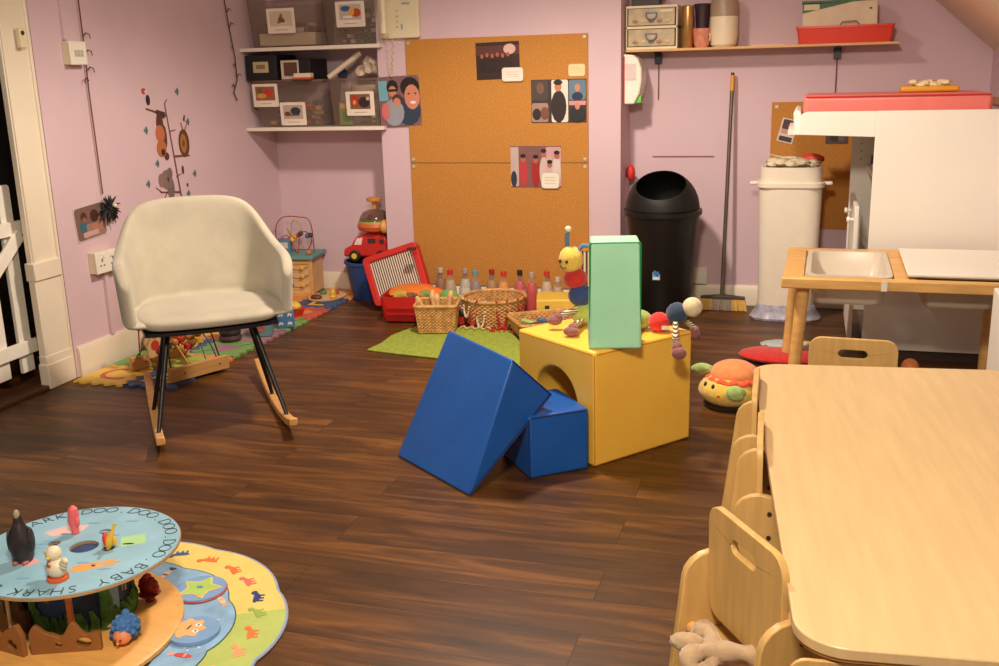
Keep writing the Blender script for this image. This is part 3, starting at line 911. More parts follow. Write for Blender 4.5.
tag(MB(C(228, 210, 180)).box((0, 0, 0.002), (0.17, 0.07, 0.004)).build('paper_sheet', loc=(-0.235, 5.99, 1.501), rz=R(4)), 'thin white paper lying on the pine shelf right of the canister', 'paper')

# paper towel dispenser on the side of the chimney breast
pd = thing('towel_dispenser', (-1.02, 5.985, 1.20), 'white rounded paper towel dispenser with a red edge on the pillar side', 'towel dispenser')
pf = [(0, 0), (0.065, 0), (0.095, 0.06), (0.107, 0.13), (0.105, 0.20), (0.085, 0.25), (0.055, 0.272), (0, 0.278)]
mb = MB(M_PLAST)
mb.prism(pf, -0.10, 0.10, 'xz')
mb.build('cover', pd, bevel=0.008)
MB(C(190, 45, 40)).box((0.006, -0.103, 0.135), (0.010, 0.006, 0.26)).build('red_edge', pd)
MB(C(215, 195, 190)).box((0.045, -0.102, 0.18), (0.06, 0.003, 0.09)).build('label_sheet', pd)
MB(C(110, 190, 70)).box((0.085, -0.07, 0.028), (0.035, 0.02, 0.045)).build('paper_tab', pd, bevel=0.004)
tag(MB(C(215, 45, 35)).ball((0, 0, 0), 0.05, (0.5, 0.6, 1), wob=0.1).build('hanging_pouch', loc=(-0.994, 6.02, 0.80)), 'red pouch hanging on the side of the pillar above the black bin', 'pouch')
tag(MB(C(150, 95, 90)).box((-0.70, YA - 0.003, 0.886), (0.36, 0.006, 0.006)).build('wire'), 'thin pinkish wire running along the wall behind the broom', 'wire')

# ------------------------------------------------------------------ black bin, sockets, broom
bn = thing('waste_bin', (-0.765, 5.73, 0), 'tall black push bin with a round open top against the wall', 'bin')
mb = MB(M_BLACKP)
mb.lathe([(0, 0), (0.155, 0), (0.160, 0.02), (0.208, 0.60), (0, 0.60)], seg=40)
mb.build('bin_body', bn)
mb = MB(M_BLACKP)
mb.lathe([(0.205, 0.595), (0.222, 0.60), (0.222, 0.625), (0.208, 0.63)], seg=40)
mb.build('rim', bn)
# domed lid with its opening tilted to the room
dome = MB(M_BLACKP)
n1, n2 = 14, 48
tv = Vector((0, -0.47, 0.88)).normalized()
ta_ = Vector((1, 0, 0))
tb_ = tv.cross(ta_)
grid = []
for k in range(n2):
    q = 2 * PI * k / n2
    e = ta_ * math.cos(q) + tb_ * math.sin(q)
    t0, t1 = R(42), math.atan2(tv.z, -e.z)
    col_ = []
    for i in range(n1 + 1):
        t = t0 + (t1 - t0) * i / n1
        d = tv * math.cos(t) + e * math.sin(t)
        col_.append(dome.bm.verts.new((0.207 * d.x, 0.207 * d.y, 0.628 + 0.215 * d.z)))
    grid.append(col_)
for k in range(n2):
    a_, b_ = grid[k], grid[(k + 1) % n2]
    for i in range(n1):
        dome.bm.faces.new((a_[i], b_[i], b_[i + 1], a_[i + 1]))
dl = dome.build('dome_lid', bn)
so = dl.modifiers.new('solid', 'SOLIDIFY')
so.thickness = 0.004
so.offset = -1
dl.data.materials[0] = mat('matt_black_plastic', (0.045, 0.04, 0.035), 0.55)
mb = MB(mat('bin_liner', (0.02, 0.018, 0.016), 0.9))
mb.lathe([(0, 0.608), (0.195, 0.612), (0.0, 0.613)], seg=30)
mb.build('inner_dark_liner', bn)
MB(C(120, 165, 200)).box((-0.005, -0.178, 0.285), (0.042, 0.006, 0.065)).m(C(60, 110, 170)).box((-0.005, -0.182, 0.295), (0.03, 0.002, 0.025)).m(C(230, 225, 215)).box((-0.005, -0.182, 0.262), (0.036, 0.002, 0.012)).build('sticker', bn)
st = thing('wall_socket', (-0.595, YA, 0.178), 'white wall socket low on the wall between the black bin and the broom', 'socket')
MB(MX_CREAM).box((0, -0.018, 0), (0.105, 0.036, 0.10)).build('back_box', st, bevel=0.003)
MB(M_PLAST).box((0, -0.039, 0), (0.108, 0.006, 0.104)).build('front_plate', st, bevel=0.003)
br = thing('broom', (-0.435, 6.0, 0.0), 'long grey-handled broom leaning upright against the lilac wall', 'broom')
MB(mat('grey_metal_pole', (0.42, 0.37, 0.32), 0.35, metal=0.5)).tube([(-0.005, -0.04, 0.09), (0.01, 0.075, 1.26)], 0.011, 12).build('handle', br)
MB(C(215, 155, 55)).tube([(0.01, 0.075, 1.26), (0.011, 0.084, 1.345)], 0.012, 12).m(C(60, 50, 40)).cyl((0.011, 0.084, 1.345), (0.011, 0.086, 1.36), 0.010).build('grip_cap', br)
MB(C(70, 60, 52)).prism([(-0.13, 0.072), (0.13, 0.072), (0.125, 0.082), (0.02, 0.092), (-0.02, 0.092), (-0.125, 0.082)], -0.065, -0.015, 'xz').build('head_block', br, bevel=0.003)
mb = MB()
my, mgy = C(232, 190, 110), C(165, 150, 132)
for k in range(46):
    x = -0.125 + 0.25 * k / 45
    mb.m(mgy if abs(x) < 0.055 else my)
    for y in (-0.058, -0.04, -0.022):
        mb.cyl((x, y, 0.072), (x * 1.12 + random.uniform(-.003, .003), y + random.uniform(-.008, .008), 0.003), 0.0032, seg=4)
mb.build('bristles', br)

# ------------------------------------------------------------------ tall white nappy bin with a bag
nb = thing('nappy_bin', (-0.075, 5.86, 0), 'tall white bin with side handles and a bag, next to the changing unit', 'bin')
mb = MB(mat('white_bin_plastic', (0.93, 0.88, 0.80), 0.4, var=0.015))
o_ = rr(1, 1, 0.28, n=6)
mb.rings([[(p[0] * w_, p[1] * d_, z) for p in o_] for w_, d_, z in ((0.30, 0.20, 0.03), (0.305, 0.205, 0.06), (0.335, 0.23, 0.72), (0.335, 0.23, 0.745))])
mb.build('bin_body', nb)
mb = MB(MATS['white_bin_plastic'])
mb.prism(rr(0.36, 0.25, 0.07), 0.742, 0.775)
mb.box((-0.195, -0.02, 0.765), (0.05, 0.06, 0.018)).box((0.195, -0.02, 0.765), (0.05, 0.06, 0.018))
mb.build('handle_rim', nb, bevel=0.006)
mb = MB(MATS['white_bin_plastic'])
i_ = [(p[0] * 0.96, p[1] * 0.96) for p in o_]
mb.rings([[(p[0] * 0.325, p[1] * 0.225, 0.775) for p in o_], [(p[0] * 0.33, p[1] * 0.23, 0.855) for p in o_], [(p[0] * 0.30, p[1] * 0.20, 0.855) for p in o_], [(p[0] * 0.29, p[1] * 0.19, 0.79) for p in o_]])
mb.build('collar', nb)
mb = MB(mat('cream_bin_bag', (0.86, 0.80, 0.68), 0.5, var=0.08, scale=30, bump=0.5, bscale=40))
rnd = random.Random(5)
for k in range(12):
    a = 2 * PI * k / 12
    mb.ball((0.11 * math.cos(a), 0.07 * math.sin(a), 0.86 + rnd.uniform(-0.005, 0.02)), 0.035, (1.2, 1, 0.6), 10, wob=0.25)
mb.ball((0.02, 0, 0.855), 0.07, (1.2, 0.9, 0.7), wob=0.2)
mb.tube([(0.02, -0.02, 0.90), (-0.05, -0.04, 0.905), (-0.13, -0.05, 0.925)], [0.01, 0.006, 0.002], 6)
mb.build('bin_bag', nb)
MB(C(205, 70, 35)).ball((0.10, 0.04, 0.885), 0.06, (1.1, 0.8, 0.6), wob=0.2).build('orange_bag', nb)
mb = MB(mat('lilac_plastic_bag', (0.68, 0.66, 0.72), 0.35, var=0.12, scale=25, bump=0.5, bscale=40))
rings = []
for z, s in ((0.0, 1.22), (0.012, 1.26), (0.035, 1.10), (0.055, 1.06), (0.085, 1.035), (0.088, 1.02)):
    rings.append([(p[0] * 0.305 * s * (1 + 0.03 * math.sin(i * 2.3 + z * 60)), p[1] * 0.205 * s * (1 + 0.03 * math.sin(i * 1.7)), z) for i, p in enumerate(o_)])
mb.rings(rings)
mb.build('base_cover', nb)
cbr = thing('cork_board', (0.12, YA, 0.83), 'cork panel on the wall behind the white nappy bin', 'cork board')
MB(M_CORK).box((0, -0.006, 0), (0.645, 0.012, 0.72)).build('cork_panel', cbr)
for dx in (-0.295, 0.295):
    MB(C(205, 190, 165, metal=0.3)).box((dx, -0.014, 0.335), (0.018, 0.005, 0.018)).build('pin', cbr)
card('photo_print', 0.09, 0.135, C(215, 195, 180), [('r', 0, 0.25, 0.8, 0.4, C(70, 50, 55)), ('r', 0, -0.05, 0.8, 0.2, C(190, 150, 130)), ('r', 0, -0.35, 0.8, 0.2, C(60, 45, 45)), ('e', 0.1, 0.2, 0.3, 0.25, C(150, 110, 100))],
     (-0.11, YA - 0.0125, 1.03), 0, 'small tilted photo strip on the cork panel left of the changing table top', 'photo', tilt=R(14))
card('dark_photo', 0.12, 0.06, C(90, 75, 70), [('e', -0.1, 0, 0.4, 0.6, C(60, 50, 50)), ('e', 0.2, 0, 0.3, 0.5, C(120, 100, 90))], (0.16, YA - 0.0125, 0.985), 0, 'dark photo on the cork panel just under the changing top', 'photo')

# ------------------------------------------------------------------ baby changing unit
cu_ = thing('changing_unit', (0.30, 5.05, 0), 'big white baby changing unit with an overhanging top, right of the nappy bin', 'changing table')
MB(M_WHITE).box((0.318, 0.011, 0.615), (0.636, 0.022, 1.13)).build('end_panel', cu_, bevel=0.002)
mb = MB(M_WHITE)
mb.prism([(-0.338, 1.075), (0.0, 1.062), (0.0, 1.180), (-0.305, 1.180), (-0.327, 1.172), (-0.338, 1.15)], 0.0, 0.02, 'xz')
mb.build('front_rail', cu_, bevel=0.002)
mb = MB(M_WHITE)
mb.prism([(-0.325, 1.078), (-0.362, 1.10), (-0.368, 1.175), (-0.355, 1.188), (-0.335, 1.182), (-0.318, 1.10)], 0.021, 0.62, 'xz')
mb.build('side_rail', cu_, bevel=0.004)
MB(M_WHITE).box((-0.19, 0.36, 1.085), (0.40, 0.68, 0.02)).box((0.31, 0.36, 1.085), (0.62, 0.68, 0.02)).build('top_panel', cu_)
mb = MB(M_WHITE)
mb.box((0.27, 0.74, 0.60), (0.68, 0.018, 0.96)).box((0.31, 0.38, 0.06), (0.60, 0.70, 0.018)).box((0.31, 0.38, 0.86), (0.60, 0.70, 0.018)).box((0.31, 0.38, 0.47), (0.60, 0.70, 0.018))
mb.m(C(120, 95, 80))
for z in (0.90, 0.94, 0.98, 1.02):
    mb.cyl((-0.02, 0.7315, z), (-0.02, 0.7300, z), 0.004, seg=8)
mb.build('carcass', cu_)
MB(C(60, 42, 32)).box((0.318, 0.028, 0.025), (0.60, 0.012, 0.05)).build('dark_plinth', cu_)
for z, h in ((0.22, 0.32), (0.57, 0.32)):
    d = MB(M_WHITE).box((-0.055, 0.37, z), (0.02, 0.58, h)).build('drawer', cu_, bevel=0.003)
    for y in (0.20, 0.54):
        MB(M_PLAST).lathe([(0, 0), (0.009, 0), (0.008, 0.012), (0.016, 0.02), (0.014, 0.03), (0, 0.032)], seg=14).build('knob', d, (-0.065, y, z + 0.08)).rotation_euler = (0, R(-90), 0)
pm = thing('changing_mat', (0.385, 5.16, 1.096), 'padded coral pink changing mat on top of the white changing unit', 'changing mat')
MPK = mat('coral_vinyl', (0.90, 0.47, 0.43), 0.35, var=0.02, bump=0.1, bscale=10)
MB(MPK).box((0, 0.20, 0.078), (0.82, 0.50, 0.155)).build('pad', pm, bevel=0.022, seg=4)
mb = MB(C(200, 60, 58))
mb.tube([(-0.40, -0.05, 0.150), (0.40, -0.05, 0.150)], 0.004, 6)
mb.build('piping', pm)
wp = thing('wipes_pack', (0.55, 5.40, 1.253), 'yellow wipes pack with a crumpled white wipe on the pink changing mat', 'wipes')
MB(C(215, 155, 45)).box((0, 0, 0.014), (0.26, 0.13, 0.028)).build('packet', wp, bevel=0.01)
mb = MB(C(232, 210, 170, bump=0.5, bscale=30))
for k in range(9):
    mb.ball((-0.07 + 0.018 * k, 0.01 * math.sin(k * 2), 0.038 + 0.007 * math.cos(k * 1.7)), 0.024, (1.1, 1.2, 0.6), 10, wob=0.3)
mb.build('wipe', wp)
tag(MB(C(40, 55, 100)).box((0, 0, 0.03), (0.07, 0.11, 0.06)).build('nappy_packet', loc=(0.37, 5.60, 0.87), rz=R(20), bevel=0.008), 'blue packet on the inner shelf of the changing unit', 'packet')
tag(MB(C(225, 215, 200)).lathe([(0, 0), (0.05, 0), (0.07, 0.03), (0.065, 0.03), (0.045, 0.005), (0, 0.005)]).build('small_dish', loc=(0.38, 5.44, 0.87)), 'small white dish on the inner shelf of the changing unit', 'dish')
tag(MB(C(172, 128, 80)).box((XR - 0.012, 5.5, 1.19), (0.024, 1.0, 0.03)).build('dado_rail'), 'wooden rail on the right wall beside the pink changing mat', 'rail')

# ================================================================== FURNITURE
# ------------------------------------------------------------------ rocking chair
rc = thing('rocking_chair', (-2.405, 3.64, 0), 'beige velvet rocking chair with black legs on wooden rockers', 'chair', rz=R(38))
cols = [(-0.330, -0.285, 0.63), (-0.345, -0.235, 0.690), (-0.352, -0.10, 0.702), (-0.345, 0.04, 0.712), (-0.318, 0.155, 0.765), (-0.262, 0.235, 0.885), (-0.13, 0.262, 0.905), (0, 0.268, 0.905),
        (0.13, 0.262, 0.905), (0.262, 0.235, 0.885), (0.318, 0.155, 0.765), (0.345, 0.04, 0.712), (0.352, -0.10, 0.702), (0.345, -0.235, 0.690), (0.330, -0.285, 0.63)]
mb = MB(M_VELVET)
NR = 9
grid = []
for (x, y, zt) in cols:
    row = []
    for i in range(NR):
        t = i / (NR - 1)
        z = 0.448 + (zt - 0.448) * t
        fl_ = 0.86 + 0.20 * (t ** 0.8)
        back = max(0, y) / 0.268
        xx = x * ((0.88 + 0.12 * t) if y > 0.1 else (0.955 + 0.045 * t))
        yy = y * (1 if y < 0 else 0.86) + back * 0.11 * ((z - 0.435) / 0.5)
        if y < -0.2:
            yy += 0.02 * (1 - t)
        row.append(mb.bm.verts.new((xx, yy, z)))
    grid.append(row)
fs = []
for a in range(len(cols) - 1):
    for i in range(NR - 1):
        f = mb.bm.faces.new((grid[a][i], grid[a + 1][i], grid[a + 1][i + 1], grid[a][i + 1]))
        fs.append(f)
# shell underside
cen = mb.bm.verts.new((0, -0.02, 0.440))
for a in range(len(cols) - 1):
    mb.bm.faces.new((grid[a + 1][0], grid[a][0], cen))
mb.bm.faces.new((grid[0][0], grid[-1][0], cen))
sh = mb.build('shell', rc, angle=180)
so = sh.modifiers.new('solid', 'SOLIDIFY')
so.thickness = 0.045
so.offset = -1
so.use_even_offset = False
sb = sh.modifiers.new('sub', 'SUBSURF')
sb.levels = sb.render_levels = 2
mb = MB(M_VELVET)
o_ = [(-0.265, -0.27), (-0.14, -0.295), (0, -0.30), (0.14, -0.295), (0.265, -0.27), (0.275, -0.1), (0.27, 0.06), (0.19, 0.17), (0, 0.20), (-0.19, 0.17), (-0.27, 0.06), (-0.275, -0.1)]
mb.rings([[(p[0] * s, p[1] * s, z) for p in o_] for s, z in ((0.96, 0.442), (1.0, 0.450), (1.03, 0.466), (1.02, 0.484), (0.94, 0.497), (0.55, 0.503))])
mb.build('seat_cushion', rc, sub=2, angle=180)
mb = MB(M_BLACK)
mb.prism([(p[0] * 0.98, p[1] * 0.98) for p in o_], 0.426, 0.440)
mb.build('seat_frame', rc)
for sx in (-1, 1):
    for y0, y1 in ((-0.14, -0.34), (-0.02, 0.04)):
        MB(M_BLACK).tube([(sx * 0.165, y0, 0.43), (sx * 0.252, y1, 0.055 if y1 < 0 else 0.037)], [0.012, 0.008], 12).build('leg', rc)
    mb = MB(M_TOYWOOD)
    rings = []
    for i in range(17):
        y = -0.50 + 0.96 * i / 16
        z = 0.003 + 0.24 * (y + 0.04) ** 2 + (0.006 if i == 0 else 0)
        w, h = 0.017, 0.034
        rings.append([(sx * 0.252 - w, y, z), (sx * 0.252 + w, y, z), (sx * 0.252 + w, y, z + h), (sx * 0.252 - w, y, z + h)])
    mb.rings(rings)
    mb.build('rocker', rc, bevel=0.006, angle=50)

# ------------------------------------------------------------------ long beech table
TA = Vector((-0.132, 3.127))
TB = Vector((0.022, 1.513))
ux = Vector((0.9955, 0.095))
L_ = (TA - TB).length
ctr = (TA + TB) / 2 + ux * 0.385
ang = math.atan2((TA - TB).y, (TA - TB).x) - PI / 2
tb = thing('dining_table', (ctr.x, ctr.y, 0), 'long low beech table with rounded corners filling the right foreground', 'table', rz=ang)
mb = MB(M_BEECH)
mb.prism(rr(0.77, L_, 0.085, n=8), 0.478, 0.500)
mb.build('tabletop', tb, bevel=0.003)
mb = MB(mat('beech_edge', (0.68, 0.45, 0.23), 0.5, var=0.08))
mb.prism(rr(0.766, L_ - 0.004, 0.084, n=8), 0.474, 0.4785)
mb.build('underside_edge', tb)
for sx in (-1, 1):
    for sy in (-1, 1):
        MB(M_PLY).cyl((sx * 0.29, sy * (L_ / 2 - 0.30), 0.474), (sx * 0.29, sy * (L_ / 2 - 0.30), 0), 0.024, 0.019).build('leg', tb)

# ------------------------------------------------------------------ plywood toddler chairs


def make_chair():
    t = thing('toddler_chair', (0, 0, 0), '', 'chair')
    W = 0.15
    prof = [(-0.085, 0.0), (-0.03, 0.0), (0.0, 0.03), (0.19, 0.03), (0.21, 0.0), (0.26, 0.0), (0.10, 0.35)]
    for k in range(9):
        a = R(5 + 170 * k / 8)
        prof.append((0.022 + 0.062 * math.cos(a), 0.375 + 0.055 * math.sin(a)))
    prof.append((-0.045, 0.33))
    for sx in (-1, 1):
        s = MB(M_PLY).prism(prof, sx * W - 0.009, sx * W + 0.009, 'yz').build('side_panel', t, bevel=0.003)
        for z in (0.325, 0.385):
            MB(C(70, 62, 58, metal=0.6)).cyl((-0.0115, 0, 0), (0.0115, 0, 0), 0.0055, seg=12).build('bolt', s, (sx * W, 0.045, z))
        MB(M_TOYWOOD).cyl((sx * (W - 0.008), -0.020, 0.262), (sx * (W - 0.050), -0.020, 0.262), 0.0145, seg=18).build('peg', t, bevel=0.002)
    mb = MB(M_PLY)
    mb.box((0, 0.110, 0.250), (0.280, 0.25, 0.014))
    mb.build('seat', t, bevel=0.003)
    mb = MB(M_PLY)
    mb.at((0, 0.022, 0.3), rx=R(1))
    mb.prism(rr(0.278, 0.245, 0.04, 0, 0.122), -0.0075, 0.0075, 'xz', holes=[rr(0.092, 0.030, 0.0149, 0, 0.190)])
    mb.build('backrest', t, bevel=0.003)
    return t


proto = make_chair()
chairs = [
    ((-0.124, 2.82, 0), -89.0, 'toddler chair tucked at the far left of the table, nearest the turtle cushion'),
    ((-0.094, 2.42, 0), -88.0, 'middle toddler chair on the left side of the table'),
    ((-0.090, 1.822, 0), -57.0, 'toddler chair turned at an angle at the near left corner of the table'),
    ((0.178, 3.42, 0), 176.0, 'toddler chair at the far end of the table under the sand table'),
    ((0.115, 1.525, 0), 4.0, 'toddler chair under the near end of the table, its handle slot just below the edge'),
    ((0.47, 1.60, 0), 6.0, 'toddler chair under the near end of the table at the right edge of the picture'),
]
for i, (loc, a, lab) in enumerate(chairs):
    o = proto if i == 0 else copy_tree(proto)
    o.location = loc
    o.rotation_euler = (0, 0, R(a))
    if i == 3:
        o.scale = (1, 1, 0.96)
    if i >= 4:
        o.scale = (0.76, 0.5, 0.86)     # the smaller chairs slide under the table
    o['label'] = lab
    o['group'] = 'plywood toddler chairs round the table'

pl = thing('knotted_cushion', (-0.125, 1.800, 0.2575), 'beige knotted plush cushion on the angled near chair', 'cushion')
mb = MB(mat('beige_fleece', (0.70, 0.59, 0.45), 0.9, var=0.08, scale=30, bump=0.3, bscale=60, sheen=0.4))
pts = []
for i in range(60):
    a = 2 * PI * i / 60
    pts.append((0.042 * (math.cos(a) + 0.9 * math.cos(2 * a)), 0.036 * (math.sin(a) - 0.9 * math.sin(2 * a)), 0.032 + 0.014 * math.sin(3 * a)))
mb.tube(pts, [0.019 + 0.004 * math.sin(i * 0.9) for i in range(60)], 12, closed=True)
mb.build('knotted_tube', pl)
MB(MATS['beige_fleece']).ball((-0.055, 0.02, 0.035), 0.024, (1.5, 0.9, 0.8), wob=0.12).build('cushion_end', pl)

# ------------------------------------------------------------------ sand and water table
wt = thing('sand_table', (-0.043, 4.59, 0), 'pine sand table with a clear tub at left and a white lid', 'play table', rz=R(-1.0))
mb = MB(M_PINE)
mb.box((0.445, 0.36, 0.535), (0.94, 0.055, 0.035)).box((0.445, -0.355, 0.535), (0.94, 0.05, 0.045))
mb.box((0.02, 0.0, 0.535), (0.085, 0.67, 0.035)).box((0.455, 0.0, 0.535), (0.085, 0.67, 0.035)).box((0.87, 0.0, 0.535), (0.085, 0.67, 0.035))
mb.build('frame', wt, bevel=0.006)
for x, y, xb in ((0.062, -0.31, 0.030), (0.020, 0.31, -0.010), (0.86, -0.31, 0.86), (0.86, 0.31, 0.86)):
    MB(M_PINE).cyl((x, y, 0.515), (xb, y, 0.0), 0.026).build('leg', wt)


def tub(x0, x1, par, nm, z1=0.556):
    mb = MB(mat('milky_tub_plastic', (0.88, 0.83, 0.75), 0.3, var=0.02, alpha=0.80))
    w, d = x1 - x0, 0.60
    o = rr(1, 1, 0.12)
    cx = (x0 + x1) / 2

    def rg(s, z, e=0):
        return [(cx + p[0] * (w * s + e), p[1] * (d * s + e), z) for p in o]
    mb.rings([rg(0.80, 0.425), rg(0.86, 0.44), rg(0.96, z1 - 0.012), rg(1.05, z1 - 0.008), rg(1.05, z1), rg(0.93, z1), rg(0.83, 0.446), rg(0.78, 0.432)])
    return mb.build(nm, par)


tub(0.075, 0.40, wt, 'tub')
tub(0.505, 0.82, wt, 'tub', 0.548)
mb = MB(M_WHITE)
mb.box((0.68, 0.005, 0.568), (0.44, 0.62, 0.010))
mb.build('lid', wt, bevel=0.002)
MB(M_PLYE).box((0.68, 0.005, 0.5605), (0.438, 0.618, 0.004)).build('lid_underside', wt)
MB(C(232, 222, 205)).box((0.37, -0.3815, 0.535), (0.022, 0.002, 0.04)).build('tape', wt)
wc = thing('cupboard', (0.80, 3.80, 0), 'white cupboard end at the right edge of the picture, beside the sand table', 'cupboard')
MB(M_WHITE).box((0.0, 0, 0.30), (0.26, 0.26, 0.60)).build('carcass', wc, bevel=0.004)
MB(M_WHITE).box((0.0, -0.138, 0.30), (0.25, 0.016, 0.57)).build('door', wc, bevel=0.003)

# ------------------------------------------------------------------ soft play blocks
cx0, cy0 = -0.684, 3.385
da = Vector((0.62, 0.785)).normalized()       # along the right-hand face
db = Vector((-da.y, da.x))                    # along the arched face
yb = thing('soft_play_arch_block', (cx0, cy0, 0), 'big yellow vinyl soft play block with an arched tunnel', 'soft play block', rz=math.atan2(db.y, db.x))
# local x runs along the arched face, local -y goes back along the right-hand face
LA, LB, HB = 0.455, 0.485, 0.432
prof = [(0.0, 0.0), (0.10, 0.0), (0.10, 0.20)]
for k in range(1, 12):
    a = PI - PI * k / 12
    prof.append((0.23 + 0.13 * math.cos(a), 0.20 + 0.13 * math.sin(a)))
prof += [(0.36, 0.20), (0.36, 0.0), (LA, 0.0), (LA, HB), (0.0, HB)]
mb = MB(M_YELV)
mb.prism(prof, -LB, 0.0, 'xz')
mb.build('block_body', yb, bevel=0.010, seg=3)
mb = MB(mat('yellow_seam', (0.85, 0.60, 0.14), 0.4))
mb.tube([(0.012, -0.001, 0.422), (LA - 0.012, -0.001, 0.422)], 0.003, 6)
mb.tube([(0.001, -0.012, 0.422), (0.001, -LB + 0.012, 0.422)], 0.003, 6)
mb.tube([(0.003, -0.003, 0.01), (0.003, -0.003, 0.418)], 0.003, 6)
mb.build('seam_piping', yb)

bx = thing('soft_play_cube', (-0.878, 3.212, 0), 'small blue vinyl soft play block between the tilted wedge and the yellow block', 'soft play block', rz=R(38.0))
MB(M_BLUEV).box((0.1175, 0.145, 0.1165), (0.235, 0.27, 0.233)).build('block_body', bx, bevel=0.012, seg=3)
mb = MB(mat('dark_blue_seam', (0.06, 0.17, 0.38), 0.4))
mb.tube([(0.008, 0.010, 0.227), (0.222, 0.010, 0.227)], 0.003, 6)
mb.tube([(0.002, 0.012, 0.01), (0.002, 0.012, 0.222)], 0.003, 6)
mb.build('seam_piping', bx)

# wedge: triangular prism tipped on its long edge
A_ = Vector((-1.046, 3.024, 0.002))
E_ = Vector((-0.388, 0.297, 0.0))
B_ = Vector((-0.926, 3.185, 0.452))
C_ = Vector((-0.822, 3.322, 0.292))
wd = thing('soft_play_wedge', (-1.05, 3.04, 0), 'large blue vinyl wedge tilted on its edge and leaning on the small blue block', 'soft play block')
o3 = Vector((-1.05, 3.04, 0))
mb = MB(M_BLUEV)
va = [A_ - o3, B_ - o3, C_ - o3, A_ + E_ - o3, B_ + E_ - o3, C_ + E_ - o3]
mb.poly([tuple(v + (Vector((0.035, 0.05, 0.002)) if k == 4 else Vector((0, 0, 0)))) for k, v in enumerate(va)], [(0, 1, 2), (3, 5, 4), (0, 3, 4, 1), (1, 4, 5, 2), (2, 5, 3, 0)])
mb.build('wedge_body', wd, bevel=0.011, seg=3)
mb = MB(MATS['dark_blue_seam'])
cI = (va[0] + va[1] + va[2]) / 3


def shrink(v, k=0.965):
    return cI + (v - cI) * k


mb.tube([shrink(va[0]), shrink(va[2])], 0.0035, 6)
mb.tube([shrink(va[1]), shrink(va[2])], 0.003, 6)
mb.build('seam_piping', wd)

gb = thing('soft_play_slab', (-0.637, 3.515, 0.432), 'green vinyl slab with painted-in pale sheen standing upright on the yellow block', 'soft play block', rz=R(13))
MB(M_GREENV).box((0, 0, 0.194), (0.172, 0.13, 0.388), taper=1.10).build('slab_body', gb, bevel=0.010, seg=3)
mb = MB(M_GREENE)
for x in (-0.088, 0.088):
    mb.tube([(x, -0.063, 0.01), (x, -0.063, 0.379)], 0.004, 6)
mb.tube([(-0.088, -0.063, 0.008), (0.088, -0.063, 0.008)], 0.0045, 6)
mb.tube([(-0.088, -0.063, 0.381), (0.088, -0.063, 0.381)], 0.003, 6)
mb.build('seam_piping', gb)

# ------------------------------------------------------------------ plush caterpillar draped over the yellow block
MF = lambda n, c: mat(n, c, 0.9, var=0.07, scale=40, bump=0.25, bscale=80, sheen=0.3)
cp = thing('caterpillar_toy', (-0.80, 3.74, 0.429), 'colourful plush caterpillar with antennae sitting on the yellow block behind the green slab', 'soft toy')
M1, M2, M3, M4 = MF('yellow_plush', (0.88, 0.74, 0.32)), MF('red_plush', (0.72, 0.14, 0.12)), MF('blue_plush', (0.15, 0.25, 0.45)), MF('lime_plush', (0.68, 0.74, 0.36))
M5, M6 = MF('cream_plush', (0.85, 0.77, 0.62)), MF('mauve_plush', (0.55, 0.34, 0.33))
MB(M1).ball((-0.052, 0.03, 0.262), 0.048, (1.0, 0.95, 1.12)).build('head', cp)
mb = MB(C(40, 28, 22))
mb.ball((-0.087, -0.006, 0.262), 0.006).ball((-0.058, -0.02, 0.262), 0.006)
mb.tube([(-0.088, -0.002, 0.243), (-0.076, -0.018, 0.236), (-0.06, -0.016, 0.238)], 0.002, 5)
mb.build('face', cp)
for (p0, p1, p2, c) in (((-0.065, 0.03, 0.305), (-0.068, 0.03, 0.345), (-0.062, 0.03, 0.380), C(238, 225, 190)), ((-0.03, 0.03, 0.292), (-0.005, 0.03, 0.318), (0.028, 0.03, 0.316), C(190, 210, 110))):
    a_ = MB(C(95, 125, 160, rough=0.9)).tube([p0, p1, p2], 0.0085, 8).build('antenna', cp)
    MB(c).ball(p2, 0.0125).build('antenna_tip', a_)
for nm, m_, c_, r_ in (('body_segment', M2, (-0.035, 0.03, 0.188), 0.045), ('body_segment', M3, (-0.015, 0.03, 0.123), 0.047), ('body_segment', M4, (-0.004, 0.03, 0.050), 0.048),
                       ('body_segment', M1, (0.065, 0.05, 0.045), 0.044), ('body_segment', M4, (0.222, 0.005, 0.041), 0.042)):
    MB(m_).ball(c_, r_, (1.05, 1, 0.92)).build(nm, cp)
mb = MB(M4)
mb.ball((0.14, 0.045, 0.043), 0.042)
mb.build('body_segment', cp)
MB(MF('bright_red_plush', (0.86, 0.18, 0.15))).ball((0.297, -0.015, 0.040), 0.040, (1.05, 1, 0.95)).build('body_segment', cp)
MB(MF('navy_plush', (0.17, 0.24, 0.34))).ball((0.362, -0.005, 0.074), 0.042).build('body_segment', cp)
MB(M5).ball((0.418, -0.005, 0.100), 0.038).build('body_segment', cp)
MST = stripe_material('striped_sock', (0.90, 0.85, 0.72), (0.32, 0.26, 0.22), 38, 'Z')


def limb(p0, p1, foot, fs_):
    l_ = MB(MST).tube([p0, [(p0[i] + p1[i]) / 2 for i in range(3)], p1], 0.0105, 10).build('leg', cp)
    MB(M6).ball(foot, 0.024, fs_).ball([foot[0] * 0.5 + p1[0] * 0.5, foot[1] * 0.5 + p1[1] * 0.5, foot[2] * 0.5 + p1[2] * 0.5], 0.019).build('foot', l_)


